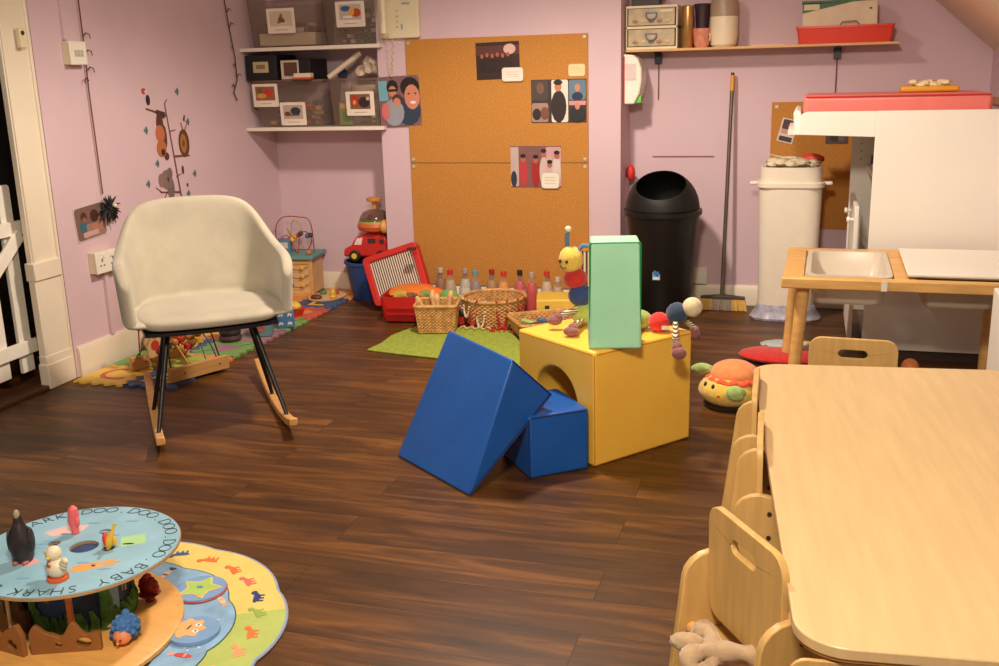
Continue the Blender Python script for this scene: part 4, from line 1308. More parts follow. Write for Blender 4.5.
limb((-0.02, -0.01, 0.075), (-0.075, -0.05, 0.060), (-0.098, -0.06, 0.040), (1.25, 0.9, 0.8))
limb((0.0, -0.01, 0.03), (-0.005, -0.13, 0.045), (-0.012, -0.155, 0.024), (1.3, 0.9, 0.75))
limb((0.222, -0.03, 0.04), (0.222, -0.09, 0.03), (0.213, -0.105, 0.026), (0.9, 1.1, 0.8))
limb((0.36, -0.035, 0.045), (0.375, -0.16, 0.01), (0.392, -0.185, -0.03), (1.15, 0.9, 1.0))
limb((0.385, 0.02, 0.045), (0.42, 0.04, 0.01), (0.425, 0.045, -0.012), (0.8, 0.9, 1.0))
MB(C(235, 220, 200)).box((0.325, -0.052, 0.028), (0.028, 0.004, 0.014)).build('care_tag', cp)

# ------------------------------------------------------------------ turtle cushion, red cushion, orange ball
tt = thing('turtle_cushion', (-0.265, 4.19, 0), 'yellow plush turtle toy with an orange shell and green flippers on the floor', 'soft toy')
MB(M1).ball((0, 0, 0.075), 0.125, (1.05, 0.95, 0.60), 30, wob=0.02).build('body', tt)
MOS = MF('orange_plush', (0.91, 0.56, 0.33))
mb = MB(MOS)
mb.ball((0.015, 0.02, 0.135), 0.100, (1.05, 0.95, 0.62), 30, wob=0.035)
mb.m(MF('coral_plush', (0.90, 0.36, 0.22)))
pts = [(0.015 + 0.105 * math.cos(2 * PI * i / 40), 0.01 + 0.095 * math.sin(2 * PI * i / 40), 0.120 + 0.006 * math.sin(i * 1.9)) for i in range(40)]
mb.tube(pts, 0.014, 8, closed=True)
mb.build('shell', tt)
MGP = MF('green_plush', (0.66, 0.78, 0.45))
for c_, s_ in (((-0.118, 0.02, 0.152), (1.4, 0.8, 0.75)), ((0.03, -0.112, 0.092), (1.2, 0.6, 1.0)), ((0.11, 0.05, 0.12), (1.0, 1.0, 0.6))):
    MB(MGP).ball(c_, 0.033, s_, 20, wob=0.14).build('flipper', tt)
mb = MB(C(45, 45, 70))
mb.ball((-0.095, -0.062, 0.108), 0.011, (0.7, 0.7, 1.2)).ball((-0.062, -0.089, 0.106), 0.011, (0.7, 0.7, 1.2))
mb.m(C(190, 70, 50)).ball((-0.035, -0.107, 0.072), 0.012, (1, 0.6, 1))
mb.build('face', tt)
MB(C(52, 38, 30)).lathe([(0, 0), (0.098, 0), (0.108, 0.018), (0, 0.02)]).build('dark_base', tt)
rcn = thing('floor_cushion', (-0.06, 4.93, 0), 'red and pale blue cushion on the floor behind the turtle toy', 'cushion')
MB(MF('red_fabric', (0.80, 0.14, 0.12))).ball((0, 0, 0.03), 0.18, (1.2, 0.75, 0.17), 24).build('cushion_body', rcn)
MB(MF('pale_blue_fabric', (0.66, 0.70, 0.70))).ball((0.02, 0.10, 0.055), 0.11, (1.2, 0.6, 0.20), 24, wob=0.1).m(MF('soft_yellow', (0.85, 0.75, 0.4))).ball((0.10, 0.10, 0.065), 0.04, (1, 0.8, 0.3)).build('patch', rcn)
tag(MB(C(222, 125, 60)).ball((0, 0, 0.04), 0.04).build('ball', loc=(0.50, 4.80, 0)), 'small orange ball on the floor under the sand table', 'ball')

# ================================================================== TOYS
# ------------------------------------------------------------------ foam puzzle mat along the left wall, tile by tile
FC = {'y': C(232, 190, 80), 'b': C(52, 86, 130), 'g': C(120, 170, 95), 'o': C(226, 150, 85), 'p': C(168, 125, 140), 'r': C(205, 92, 72), 't': C(60, 130, 115)}
names = {'y': 'yellow', 'b': 'blue', 'g': 'green', 'o': 'orange', 'p': 'purple', 'r': 'red', 't': 'teal'}
rows = [('y', 'b', 'C', 'A'), ('g', 'o', '', ''), ('b', 'g', '', ''), ('o', 'p', '', ''), ('r', 'g', '', ''), ('g', 'r', '', ''), ('o', 'b', '', 'L'), ('t', 'o', '', '')]
TS = 0.277


def wave(u):
    """one puzzle edge, 3 teeth, with flat-topped knobs"""
    s = math.sin(u * PI * 2 * 4)
    return 0.012 * max(-1, min(1, s * 2.2))


for j, (ca_, cb_, la, lb) in enumerate(rows):
    for i, (c_, lt) in enumerate(((ca_, la), (cb_, lb))):
        x0 = XL + 0.042 + i * TS
        y0 = 3.885 + j * TS
        if i == 1:
            pass
        N = 40
        pts = []
        lw = (lambda u: 0.0) if i == 0 else wave
        for k in range(N):
            u = k / N
            pts.append((x0 + TS * u, y0 + wave(u)))
        for k in range(N):
            u = k / N
            pts.append((x0 + TS + wave(u) - 0.001, y0 + TS * u))
        for k in range(N):
            u = 1 - k / N
            pts.append((x0 + TS * u, y0 + TS + wave(u) - 0.001))
        for k in range(N):
            u = 1 - k / N
            pts.append((x0 + lw(u), y0 + TS * u))
        ox, oy = x0 + TS / 2, y0 + TS / 2
        t = thing('foam_mat_tile', (ox, oy, 0), '%s foam puzzle tile %s' % (names[c_], ''), 'foam tile', group='foam puzzle tiles along the left wall')
        t['label'] = '%s foam tile, %s from the door frame in the row %s' % (names[c_], ('first', 'second', 'third', 'fourth', 'fifth', 'sixth', 'seventh', 'last')[j], 'against the wall' if i == 0 else 'beside the wooden floor')
        mb = MB(FC[c_])
        mb.prism([(p[0] - ox, p[1] - oy) for p in pts], 0.0, 0.011)
        mb.build('tile_foam', t)
        cols_ = 'robygpt'
        oc = FC[cols_[(i * 3 + j) % 7]] if cols_[(i * 3 + j) % 7] != c_ else FC['y']
        mb = MB(oc)
        if lt:
            text_mb(mb, lt, 0.26, (0, 0, 0.0116), rz=R(0), thick=0.0008)
        else:
            mb.prism(ell(0.15, 0.12, 0, 0, 24, wob=0.18, k=3 + (i + j) % 3), 0.0105, 0.0124)
        mb.build('inlay', t)
FZ = 0.0125

# ------------------------------------------------------------------ bead roller coaster under and behind the chair
bt = thing('bead_coaster', (-2.93, 4.16, FZ), 'wooden bead roller coaster toy with looping wires, seen between the chair legs', 'toy', rz=R(66))
bt.scale = (1.08, 1.05, 1.2)
for yy in (-0.165, 0.165):
    MB(M_TOYWOOD).box((0, yy, 0.028), (0.30, 0.028, 0.052)).m(C(90, 60, 40)).cyl((-0.08, yy - 0.0145, 0.03), (-0.08, yy - 0.016, 0.03), 0.004, seg=8).cyl((0.10, yy - 0.0145, 0.03), (0.10, yy - 0.016, 0.03), 0.004, seg=8).build('base_rail', bt, bevel=0.003)
MB(C(172, 185, 80)).box((0.05, 0.0, 0.008), (0.20, 0.29, 0.014)).build('green_base_panel', bt)
BC = [C(200, 55, 45), C(60, 125, 60), C(55, 75, 115), C(225, 175, 70), C(205, 120, 60), C(215, 90, 70)]
loops = [([(-0.12, -0.085, 0.05), (-0.12, -0.08, 0.20), (-0.06, -0.03, 0.27), (0.0, 0.0, 0.13), (0.06, -0.03, 0.10), (0.10, -0.05, 0.22), (0.13, -0.085, 0.05)], M_BLACK),
         ([(-0.10, 0.12, 0.05), (-0.11, 0.06, 0.26), (-0.03, 0.02, 0.30), (0.03, -0.05, 0.20), (-0.02, -0.06, 0.14), (0.05, 0.06, 0.12), (0.11, 0.12, 0.05)], C(190, 50, 50)),
         ([(-0.03, -0.085, 0.05), (-0.04, 0.0, 0.18), (0.02, 0.06, 0.25), (0.10, 0.05, 0.26), (0.12, 0.12, 0.05)], C(210, 170, 60)),
         ([(0.06, -0.085, 0.05), (0.05, -0.04, 0.16), (-0.03, 0.0, 0.09), (-0.09, 0.05, 0.12), (-0.12, 0.12, 0.05)], C(60, 120, 80))]


def smooth(pts, n=8):
    P = [Vector(p) for p in pts]
    out = []
    for i in range(len(P) - 1):
        p0, p1, p2, p3 = P[max(i - 1, 0)], P[i], P[i + 1], P[min(i + 2, len(P) - 1)]
        for k in range(n):
            t = k / n
            out.append(0.5 * ((2 * p1) + (p2 - p0) * t + (2 * p0 - 5 * p1 + 4 * p2 - p3) * t * t + (3 * p1 - p0 - 3 * p2 + p3) * t ** 3))
    out.append(P[-1])
    return out


rnd = random.Random(3)
loops += [([(-0.12, -0.0, 0.0), (-0.10, -0.04, 0.16), (-0.02, -0.07, 0.24), (0.06, -0.02, 0.18), (0.12, 0.03, 0.10), (0.10, 0.08, 0.0)], C(200, 60, 50)),
          ([(-0.05, 0.10, 0.0), (-0.08, 0.06, 0.18), (0.0, 0.0, 0.22), (0.08, -0.06, 0.15), (0.12, -0.09, 0.03)], C(60, 80, 120))]
for pts, m_ in loops:
    pts = [(p[0], p[1] * 1.55 - (0.02 if p[1] > 0.1 else -0.0), p[2] + (0.02 if p[2] < 0.01 else 0)) for p in pts]
    s_ = smooth(pts)
    MB(m_).tube(s_, 0.0032, 6).build('wire', bt)
    for k in range(5, len(s_) - 5, 6):
        mb = MB(BC[rnd.randrange(6)])
        if rnd.random() < 0.5:
            mb.ball(s_[k], 0.0165, seg=12)
        else:
            mb.lathe([(0, -0.012), (0.019, -0.010), (0.019, 0.010), (0, 0.012)], s_[k], 14)
        mb.build('bead', bt)
for x, z, sc_ in ((-0.085, 0.115, 1.0), (0.01, 0.15, 0.9), (0.1, 0.12, 1.0)):
    MB(C(225, 185, 125)).prism(ell(0.09 * sc_, 0.11 * sc_, x, z, 24, wob=0.15, k=5), 0.045, 0.055, 'xz').m(C(200, 60, 50)).prism(ell(0.04 * sc_, 0.04 * sc_, x, z, 16), 0.042, 0.0455, 'xz').build('wooden_cutout', bt)
rd = thing('toy_drum', (-3.24, 4.50, FZ), 'round red drum toy with a green blob behind the left chair leg', 'toy', rz=R(35))
rd.scale = (0.85, 0.85, 0.85)
mb = MB(C(205, 180, 140))
mb.at((0, 0, 0.10), rx=R(78))
mb.lathe([(0, -0.03), (0.10, -0.03), (0.10, 0.03), (0, 0.03)])
mb.build('frame', rd)
mb = MB(C(205, 40, 35))
mb.at((0, 0, 0.10), rx=R(78))
mb.lathe([(0, 0.03), (0.085, 0.03), (0.08, 0.034), (0, 0.034)])
mb.m(C(60, 130, 60)).ball((0.02, -0.03, 0.036), 0.028, (1, 1, 0.3))
mb.build('red_face', rd)
sr = thing('stacking_rings', (-2.98, 4.72, FZ), 'stacking ring toy in green, orange and black on the foam mat behind the chair', 'toy')
for k, (c_, r_) in enumerate(((C(85, 55, 55), 0.075), (C(40, 35, 40), 0.070), (C(225, 110, 60), 0.064), (C(228, 190, 90), 0.058), (C(70, 130, 70), 0.050), (C(60, 120, 60), 0.042))):
    pts = [(r_ * 0.62 * math.cos(2 * PI * i / 24), r_ * 0.62 * math.sin(2 * PI * i / 24), 0.018 + 0.031 * k) for i in range(24)]
    MB(c_).tube(pts, 0.0165, 10, closed=True).build('ring', sr)
MB(M_TOYWOOD).cyl((0, 0, 0), (0, 0, 0.20), 0.012).build('post', sr)
# shape blocks
for (loc, rz_, sz, col, ch, lab) in (((-2.865, 4.87, FZ), 22, 0.112, C(110, 150, 160), '6', 'light blue toy block with a red 6 on the foam mat'),
                                     ((-2.83, 5.07, FZ), 28, 0.100, C(70, 120, 165), '', 'blue patterned toy block just right of the block with a 6')):
    t = thing('toy_block', loc, lab, 'toy block', rz=R(rz_))
    MB(col).box((0, 0, sz / 2), (sz, sz, sz)).build('block_body', t, bevel=0.004)
    if ch:
        mb = MB(C(215, 85, 60))
        text_mb(mb, ch, 0.095, (0.0, -sz / 2 - 0.0012, sz / 2), rx=R(90), thick=0.001)
        mb.build('number_mark', t)
        MB(C(200, 60, 50)).box((-0.02, -0.01, sz + 0.004), (0.07, 0.07, 0.008)).build('red_patch', t)
    else:
        mb = MB(C(225, 220, 205))
        for dx in (-0.025, 0.025):
            for dz in (-0.025, 0.025):
                mb.prism(ell(0.026, 0.022, dx, sz / 2 + dz, 12, wob=0.2, k=4), -sz / 2 - 0.0015, -sz / 2, 'xz')
                mb.m(C(40, 60, 95)).prism(ell(0.012, 0.008, dx, sz / 2 + dz - 0.006, 8), -sz / 2 - 0.0025, -sz / 2 - 0.001, 'xz').m(C(225, 220, 205))
        mb.build('picture_mark', t)
# toy fruit dish
fd = thing('toy_fruit_dish', (-2.93, 5.33, FZ), 'red dish of yellow and green toy fruit on the foam mat', 'toy')
MB(C(205, 60, 45)).lathe([(0, 0), (0.06, 0), (0.085, 0.04), (0.078, 0.04), (0.055, 0.008), (0, 0.008)]).build('dish', fd)
for c_, p_ in ((C(226, 190, 70), (0.03, 0, 0.055)), (C(175, 190, 70), (-0.035, 0.0, 0.055)), (C(232, 160, 60), (0.0, 0.035, 0.055)), (C(226, 190, 70), (0.0, -0.03, 0.050))):
    MB(c_).ball(p_, 0.03, (1.2, 1, 0.85)).build('toy_fruit', fd)
# bead maze cube with wire top
mz = thing('activity_cube', (-3.19, 5.93, FZ), 'wooden activity cube with a teal top and looping wires, in the left alcove', 'toy', rz=R(8))
MB(mat('pale_toy_wood', (0.85, 0.68, 0.46), 0.5, var=0.05)).box((0, 0, 0.125), (0.27, 0.24, 0.23)).build('cube_body', mz, bevel=0.003)
mb = MB(M_TOYWOOD)
for x in (-0.137, 0.137):
    mb.box((x, -0.122, 0.125), (0.022, 0.014, 0.25))
mb.box((0, -0.122, 0.012), (0.27, 0.014, 0.024)).box((0, -0.122, 0.226), (0.27, 0.012, 0.022))
mb.build('corner_posts', mz)
MB(C(95, 150, 145)).box((0, 0, 0.257), (0.32, 0.29, 0.024)).build('lid_top', mz, bevel=0.005)
for z in (0.075, 0.135, 0.19):
    w_ = MB(M_BLACK).tube(smooth([(-0.12, -0.135, z), (-0.04, -0.14, z + 0.014), (0.04, -0.14, z - 0.01), (0.12, -0.135, z + 0.008)]), 0.002, 5).build('wire', mz)
    for k in range(3):
        MB(BC[(k + int(z * 100)) % 6]).ball((-0.07 + 0.075 * k, -0.141, z + 0.003), 0.014, (1, 0.6, 1), 10).build('bead', w_)
for pts, m_ in (([(-0.12, 0, 0.27), (-0.13, 0, 0.42), (-0.08, 0, 0.50), (0.03, 0, 0.505), (0.11, 0, 0.47), (0.125, 0, 0.27)], C(160, 50, 45)),
                ([(-0.05, 0.03, 0.27), (-0.02, 0.0, 0.44), (0.02, -0.03, 0.49), (0.05, 0, 0.42), (0.0, 0, 0.37), (-0.05, 0, 0.43), (0.0, 0.05, 0.27)], C(205, 165, 70)),
                ([(0.03, -0.05, 0.27), (0.05, -0.03, 0.40), (0.09, 0, 0.40), (0.10, 0.03, 0.34), (0.06, 0.04, 0.27)], C(165, 50, 50)),
                ([(-0.11, -0.05, 0.27), (-0.10, -0.03, 0.35), (-0.05, 0, 0.38), (-0.01, 0.02, 0.27)], C(165, 50, 50))):
    s_ = smooth(pts)
    w_ = MB(m_).tube(s_, 0.0035, 6).build('wire', mz)
for c_, p_ in ((C(215, 150, 50), (0.0, 0, 0.375)), (C(200, 90, 50), (0.022, 0, 0.385)), (C(60, 110, 120), (0.085, 0, 0.38)), (C(70, 55, 50), (0.05, -0.03, 0.40)), (C(60, 60, 60), (0.105, 0.0, 0.385)), (C(210, 120, 60), (0.11, -0.07, 0.283)), (C(230, 180, 70), (-0.02, 0, 0.355))):
    MB(c_).ball(p_, 0.017, seg=12).build('bead', mz)
tag(MB(C(85, 125, 150)).box((0, 0, 0.045), (0.13, 0.06, 0.09)).m(C(205, 195, 180)).box((0, -0.031, 0.05), (0.10, 0.003, 0.04)).build('picture_box', loc=(-3.29, 5.92, 0.270 + FZ), rz=R(15), bevel=0.003), 'blue and white picture box beside the activity cube, half hidden by the rocking chair', 'box')
dd_ = thing('toy_drum', (-3.17, 5.50, FZ), 'small white and red round drum on the foam mat, just behind the rocking chair arm', 'toy')
MB(C(228, 215, 200)).lathe([(0, 0), (0.075, 0), (0.075, 0.14), (0, 0.14)]).build('drum_body', dd_)
MB(C(190, 60, 50)).lathe([(0.070, 0.125), (0.08, 0.125), (0.08, 0.145), (0.070, 0.145)]).build('rim', dd_)
wdp = thing('wooden_board_toy', (-2.935, 5.83, FZ), 'round wooden plate with small brown and yellow play pieces in the left alcove', 'toy')
MB(C(222, 185, 130)).lathe([(0, 0), (0.10, 0), (0.105, 0.01), (0.0, 0.012)], sx=1.1, sy=1.5).build('plate', wdp)
for c_, p_, s_ in ((C(110, 50, 45), (-0.03, -0.10, 0.022), (1.6, 1, 0.7)), (C(228, 180, 60), (0.04, 0.0, 0.03), (0.8, 0.8, 1.2)), (C(200, 70, 50), (0.03, 0.06, 0.02), (1, 1, 0.6)), (C(95, 130, 90), (-0.05, 0.04, 0.02), (1, 1, 0.6)), (C(228, 180, 60), (0.07, -0.06, 0.02), (1, 1, 0.6))):
    MB(c_).ball(p_, 0.025, s_, 12).build('play_piece', wdp)

# ------------------------------------------------------------------ blue bucket with a toy car and a spinning top toy on it
bu = thing('toy_bucket', (-2.665, 5.93, 0), 'blue plastic bucket in the corner carrying a red toy car', 'bucket')
MB(C(38, 72, 130)).lathe([(0, 0), (0.115, 0), (0.12, 0.01), (0.160, 0.235), (0.168, 0.235), (0.168, 0.25), (0.154, 0.25), (0.148, 0.23), (0.11, 0.02), (0, 0.02)], seg=32).build('bucket_body', bu)
tcar = thing('toy_car', (-2.645, 5.93, 0.252), 'chunky red toy car balanced on the blue bucket', 'toy car', rz=R(6))
MRC = C(200, 40, 32)
mb = MB(MRC)
mb.prism([(-0.175, 0.025), (-0.17, 0.075), (-0.12, 0.10), (-0.085, 0.155), (0.0, 0.175), (0.10, 0.17), (0.14, 0.12), (0.15, 0.025)], -0.065, 0.065, 'xz')
mb.build('car_body', tcar, bevel=0.015, seg=3)
MB(C(235, 215, 205)).prism([(-0.098, 0.105), (-0.078, 0.145), (-0.04, 0.15), (-0.05, 0.105)], -0.067, -0.062, 'xz').build('window', tcar)
MB(C(70, 40, 45)).box((0.02, -0.066, 0.13), (0.05, 0.003, 0.03)).box((0.085, -0.066, 0.125), (0.03, 0.003, 0.03)).build('window', tcar)
for x in (-0.095, 0.08):
    w_ = MB(C(35, 30, 28)).cyl((x, -0.085, 0.035), (x, 0.085, 0.035), 0.036, seg=22).build('wheel', tcar, bevel=0.004)
    MB(C(225, 190, 70)).cyl((x, -0.089, 0.035), (x, -0.084, 0.035), 0.018, seg=16).build('hub_cap', w_)
sp = thing('spinning_top', (-2.615, 5.93, 0.428), 'humming top toy with an orange base and clear dome on top of the toy car', 'toy')
MB(C(205, 95, 45)).lathe([(0, 0), (0.05, 0), (0.105, 0.02), (0.115, 0.045), (0.105, 0.07), (0, 0.07)]).build('top_base', sp)
MB(C(150, 165, 80)).lathe([(0, 0.07), (0.107, 0.066), (0.104, 0.078), (0, 0.08)]).build('green_band', sp)
MB(mat('smoky_dome', (0.45, 0.32, 0.25), 0.15, var=0.05, alpha=0.6)).lathe([(0.10, 0.078), (0.095, 0.10), (0.075, 0.13), (0.04, 0.145), (0, 0.15)]).build('clear_dome', sp)
MB(C(90, 60, 50)).ball((-0.03, 0, 0.095), 0.02).m(C(60, 90, 90)).ball((0.03, 0, 0.095), 0.02).build('figure_inside', sp)
MB(C(205, 140, 60)).lathe([(0, 0.148), (0.014, 0.15), (0.014, 0.19), (0.045, 0.20), (0.048, 0.215), (0.04, 0.222), (0, 0.224)]).build('plunger_knob', sp)
tag(MB(C(215, 160, 75)).ball((0, 0, 0), 0.045, (0.7, 1, 1)).build('toy_ball', loc=(-2.523, 5.865, 0.475)), 'yellow toy ball peeking out beside the humming top at the pillar edge', 'ball')

# ------------------------------------------------------------------ open red toy case with orange cloth
rb = thing('toy_case', (-2.19, 5.42, 0), 'open red toy case with a striped lining in its raised lid', 'toy case', rz=R(8))
MRB = C(200, 38, 30)
mb = MB(MRB)
o_ = rr(0.31, 0.27, 0.03)
mb.rings([[(p[0] * 0.86, p[1] * 0.86, 0.012) for p in o_], [(p[0] * 0.92, p[1] * 0.92, 0.03) for p in o_], [(p[0], p[1], 0.16) for p in o_], [(p[0] * 0.94, p[1] * 0.94, 0.16) for p in o_], [(p[0] * 0.86, p[1] * 0.86, 0.03) for p in o_]])
mb.build('case_body', rb)
mb = MB(C(175, 30, 26))
for z in (0.06, 0.095):
    mb.box((0, -0.136, z), (0.22, 0.012, 0.010))
mb.build('moulded_ridge', rb)
mb = MB(MRB)
LP = (-0.085, 0.175, 0.075)
mb.at(LP, rx=R(-14), ry=R(-18))
mb.prism(rr(0.36, 0.31, 0.03, 0, 0.16), -0.035, 0.035, 'xz', holes=[rr(0.28, 0.235, 0.015, 0, 0.16)])
mb.box((0, 0.028, 0.16), (0.30, 0.012, 0.25))
mb.build('lid', rb, bevel=0.006)
mb = MB(stripe_material('striped_lining', (0.90, 0.84, 0.76), (0.30, 0.16, 0.13), 21, 'X'))
mb.at((0, -0.004, 0))
mb.box((0, 0, 0), (0.282, 0.004, 0.238))
li = mb.build('striped_lining', rb)
li.matrix_local = Matrix.Translation(LP) @ Matrix.Rotation(R(-18), 4, 'Y') @ Matrix.Rotation(R(-14), 4, 'X') @ Matrix.Translation((0, -0.012, 0.16))
MB(C(90, 30, 25)).box((0.09, 0.0, 0), (0.05, 0.04, 0.016)).build('latch', rb, (-0.09, 0.08, 0.405))
oc_ = thing('play_cloth', (-2.16, 5.42, 0.13), 'orange cloth heaped over the open red case', 'cloth')
mb = MB(C(225, 120, 45, bump=0.4, bscale=20))
mb.ball((0, 0, 0.03), 0.13, (1.25, 0.9, 0.38), 24, wob=0.14)
mb.ball((0.10, 0.0, 0.025), 0.08, (1.1, 0.9, 0.45), 20, wob=0.18)
mb.build('cloth_folds', oc_)
MB(C(190, 160, 60, bump=0.4)).ball((-0.05, -0.08, 0.03), 0.05, (1.3, 0.8, 0.6), wob=0.2).build('yellow_fold', oc_)
MB(C(120, 90, 70, bump=0.4)).ball((0.03, -0.09, 0.035), 0.04, (1.3, 0.7, 0.6), wob=0.25).build('brown_fold', oc_)
MB(C(130, 150, 80, bump=0.4)).ball((0.10, -0.08, 0.04), 0.042, (1.3, 0.8, 0.6), wob=0.2).build('green_fold', oc_)
tag(MB(C(110, 165, 90)).ball((0, 0, 0.05), 0.052, (1.1, 0.9, 1.0), wob=0.05).build('toy_ball', loc=(-1.93, 5.36, 0.10)), 'green ball behind the basket of wooden skittles', 'ball')
tag(MB(C(165, 35, 30)).box((0, 0, 0.05), (0.16, 0.12, 0.10)).m(C(35, 40, 35)).ball((0.06, -0.062, 0.075), 0.02, (1, .5, 1)).build('toy_box', loc=(-1.915, 5.365, 0.0), rz=R(12), bevel=0.008), 'dark red box behind the basket of wooden skittles, under the green ball', 'box')

# ------------------------------------------------------------------ wicker baskets


def weave(mb, path, z0, z1, r, rows_, stakes, flare=0.0):
    """path(t, z) -> point and outward normal"""
    N = stakes * 2
    for j in range(rows_):
        z = z0 + (z1 - z0) * (j + 0.5) / rows_
        pts = []
        for i in range(N):
            (x, y), (nx, ny) = path(i / N, z)
            o = r * 0.75 * (1 if (i + j) % 2 else -1)
            pts.append((x + nx * o, y + ny * o, z))
        mb.tube(pts, (z1 - z0) / rows_ * 0.5, 5, closed=True)
    for i in range(stakes):
        (x, y), _ = path(i / stakes, z0)
        (x2, y2), _ = path(i / stakes, z1)
        mb.tube([(x, y, z0), (x2, y2, z1)], r * 0.6, 5)


def rect_path(w, d, zref, fl):
    def f(t, z):
        s = 1 + fl * (z / zref)
        W, D = w * s, d * s
        L = 2 * (W + D)
        q = t * L
        if q < W:
            return (-W / 2 + q, -D / 2), (0, -1)
        q -= W
        if q < D:
            return (W / 2, -D / 2 + q), (1, 0)
        q -= D
        if q < W:
            return (W / 2 - q, D / 2), (0, 1)
        q -= W
        return (-W / 2, D / 2 - q), (-1, 0)
    return f


def round_path(r, zref, fl):
    def f(t, z):
        s = r * (1 + fl * z / zref)
        a = 2 * PI * t
        return (s * math.cos(a), s * math.sin(a)), (math.cos(a), math.sin(a))
    return f


bs = thing('wicker_basket', (-1.925, 5.15, 0.011), 'square wicker basket holding wooden skittles beside the red case', 'basket', rz=R(12))
mb = MB(M_WICKER)
weave(mb, rect_path(0.185, 0.17, 0.16, 0.20), 0.006, 0.155, 0.005, 17, 36)
mb.build('woven_body', bs)
mb = MB(M_WICKER)
mb.tube([(p[0], p[1], 0.158) for p in rr(0.23, 0.212, 0.02)], 0.009, 8, closed=True)
mb.build('rim', bs)
MB(M_WICKER).box((0, 0, 0.006), (0.18, 0.165, 0.008)).build('base', bs)
for k, (x, y, lx, ly, ln, nm, lb_) in enumerate(((-0.05, 0.02, -0.09, -0.02, 0.17, 'skittle', 'pale wooden skittle leaning out at the left of the square basket'), (-0.005, -0.03, -0.02, 0.0, 0.20, 'skittle', 'pale wooden skittle standing upright in the middle of the square basket'), (0.03, -0.02, -0.02, 0.01, 0.19, 'skittle', 'pale wooden skittle right of the upright one in the square basket'), (0.065, 0.04, 0.03, 0.02, 0.20, 'skittle', 'thin wooden skittle at the right edge of the square basket'), (-0.03, 0.05, -0.04, 0.05, 0.19, 'skittle', 'wooden skittle at the back of the square basket'))):
    mb = MB(mat('pale_turned_wood', (0.86, 0.68, 0.45), 0.45, var=0.05))
    p0 = Vector((x * 0.6, y * 0.6, 0.02))
    p1 = p0 + Vector((lx, ly, ln))
    pts = [p0.lerp(p1, t) for t in (0, 0.1, 0.3, 0.55, 0.7, 0.8, 0.9, 1.0)]
    mb.tube(pts, [0.016, 0.02, 0.022, 0.018, 0.011, 0.016, 0.018, 0.008], 12)
    tag(mb.build(nm, loc=(-1.925, 5.15, 0.011)), lb_, 'skittle', 'skittles in the square basket')

rbk = thing('wicker_basket', (-1.685, 5.44, 0.0), 'round wicker basket draped with bead strings', 'basket')
mb = MB(M_WICKER)
weave(mb, round_path(0.155, 0.14, 0.16), 0.008, 0.145, 0.0055, 13, 34)
mb.build('woven_body', rbk)
MB(M_WICKER).tube([(0.182 * math.cos(2 * PI * i / 40), 0.182 * math.sin(2 * PI * i / 40), 0.150) for i in range(40)], 0.010, 8, closed=True).build('rim', rbk)
MB(M_WICKER).lathe([(0, 0.002), (0.155, 0.002), (0.155, 0.010), (0, 0.010)]).build('base', rbk)
strings = [(-150, C(222, 205, 175), 0.145, 'cream'), (-128, C(222, 205, 175), 0.10, 'pale'), (-112, C(185, 35, 35), 0.145, 'red'), (-97, C(226, 210, 185), 0.15, 'white'), (-60, C(190, 38, 38), 0.148, 'red'), (-20, C(190, 38, 38), 0.10, 'red')]
for i, (a, m_, dp, nm) in enumerate(strings):
    mb = MB(m_)
    n = 13
    for k in range(n * 2):
        u = k / (n * 2 - 1)
        aa = R(a + 9 * (u - 0.5) * 2)
        hh = 0.16 - dp * (1 - (2 * u - 1) ** 2) ** 0.5
        ro = 0.190 if hh > 0.02 else 0.200
        mb.ball((ro * math.cos(aa) * 1.02, ro * math.sin(aa) * 1.02, max(0.012, hh)), 0.0072, seg=6)
    lab = ('cream bead string at the far left of the round basket', 'pale bead string next to the leftmost one on the round basket', 'red bead string on the left front of the round basket', 'white bead string at the front of the round basket, between two red ones', 'red bead string on the right front of the round basket', 'short red bead string at the right side of the round basket')[i]
    tag(mb.build('bead_string', loc=(-1.685, 5.44, 0)), lab, 'beads', 'bead strings on the round basket')
mb = MB(C(195, 50, 40))
for k in range(26):
    mb.ball((-0.02 + 0.10 * math.cos(k * 0.5) * (k / 26), 0.035 * math.sin(k * 0.7), 0.012), 0.0065, seg=6)
tag(mb.build('bead_string', loc=(-1.575, 5.20, 0.008)), 'red bead string heaped on the green mat in front of the round basket', 'beads', 'bead strings on the green mat')
mb = MB(C(215, 180, 130))
for k in range(26):
    mb.ball((-0.09 + 0.18 * k / 26, 0.02 * math.sin(k * 0.9), 0.012), 0.0065, seg=6)
tag(mb.build('bead_string', loc=(-1.72, 5.205, 0.008)), 'pale bead string lying on the green mat in front of the round basket', 'beads', 'bead strings on the green mat')

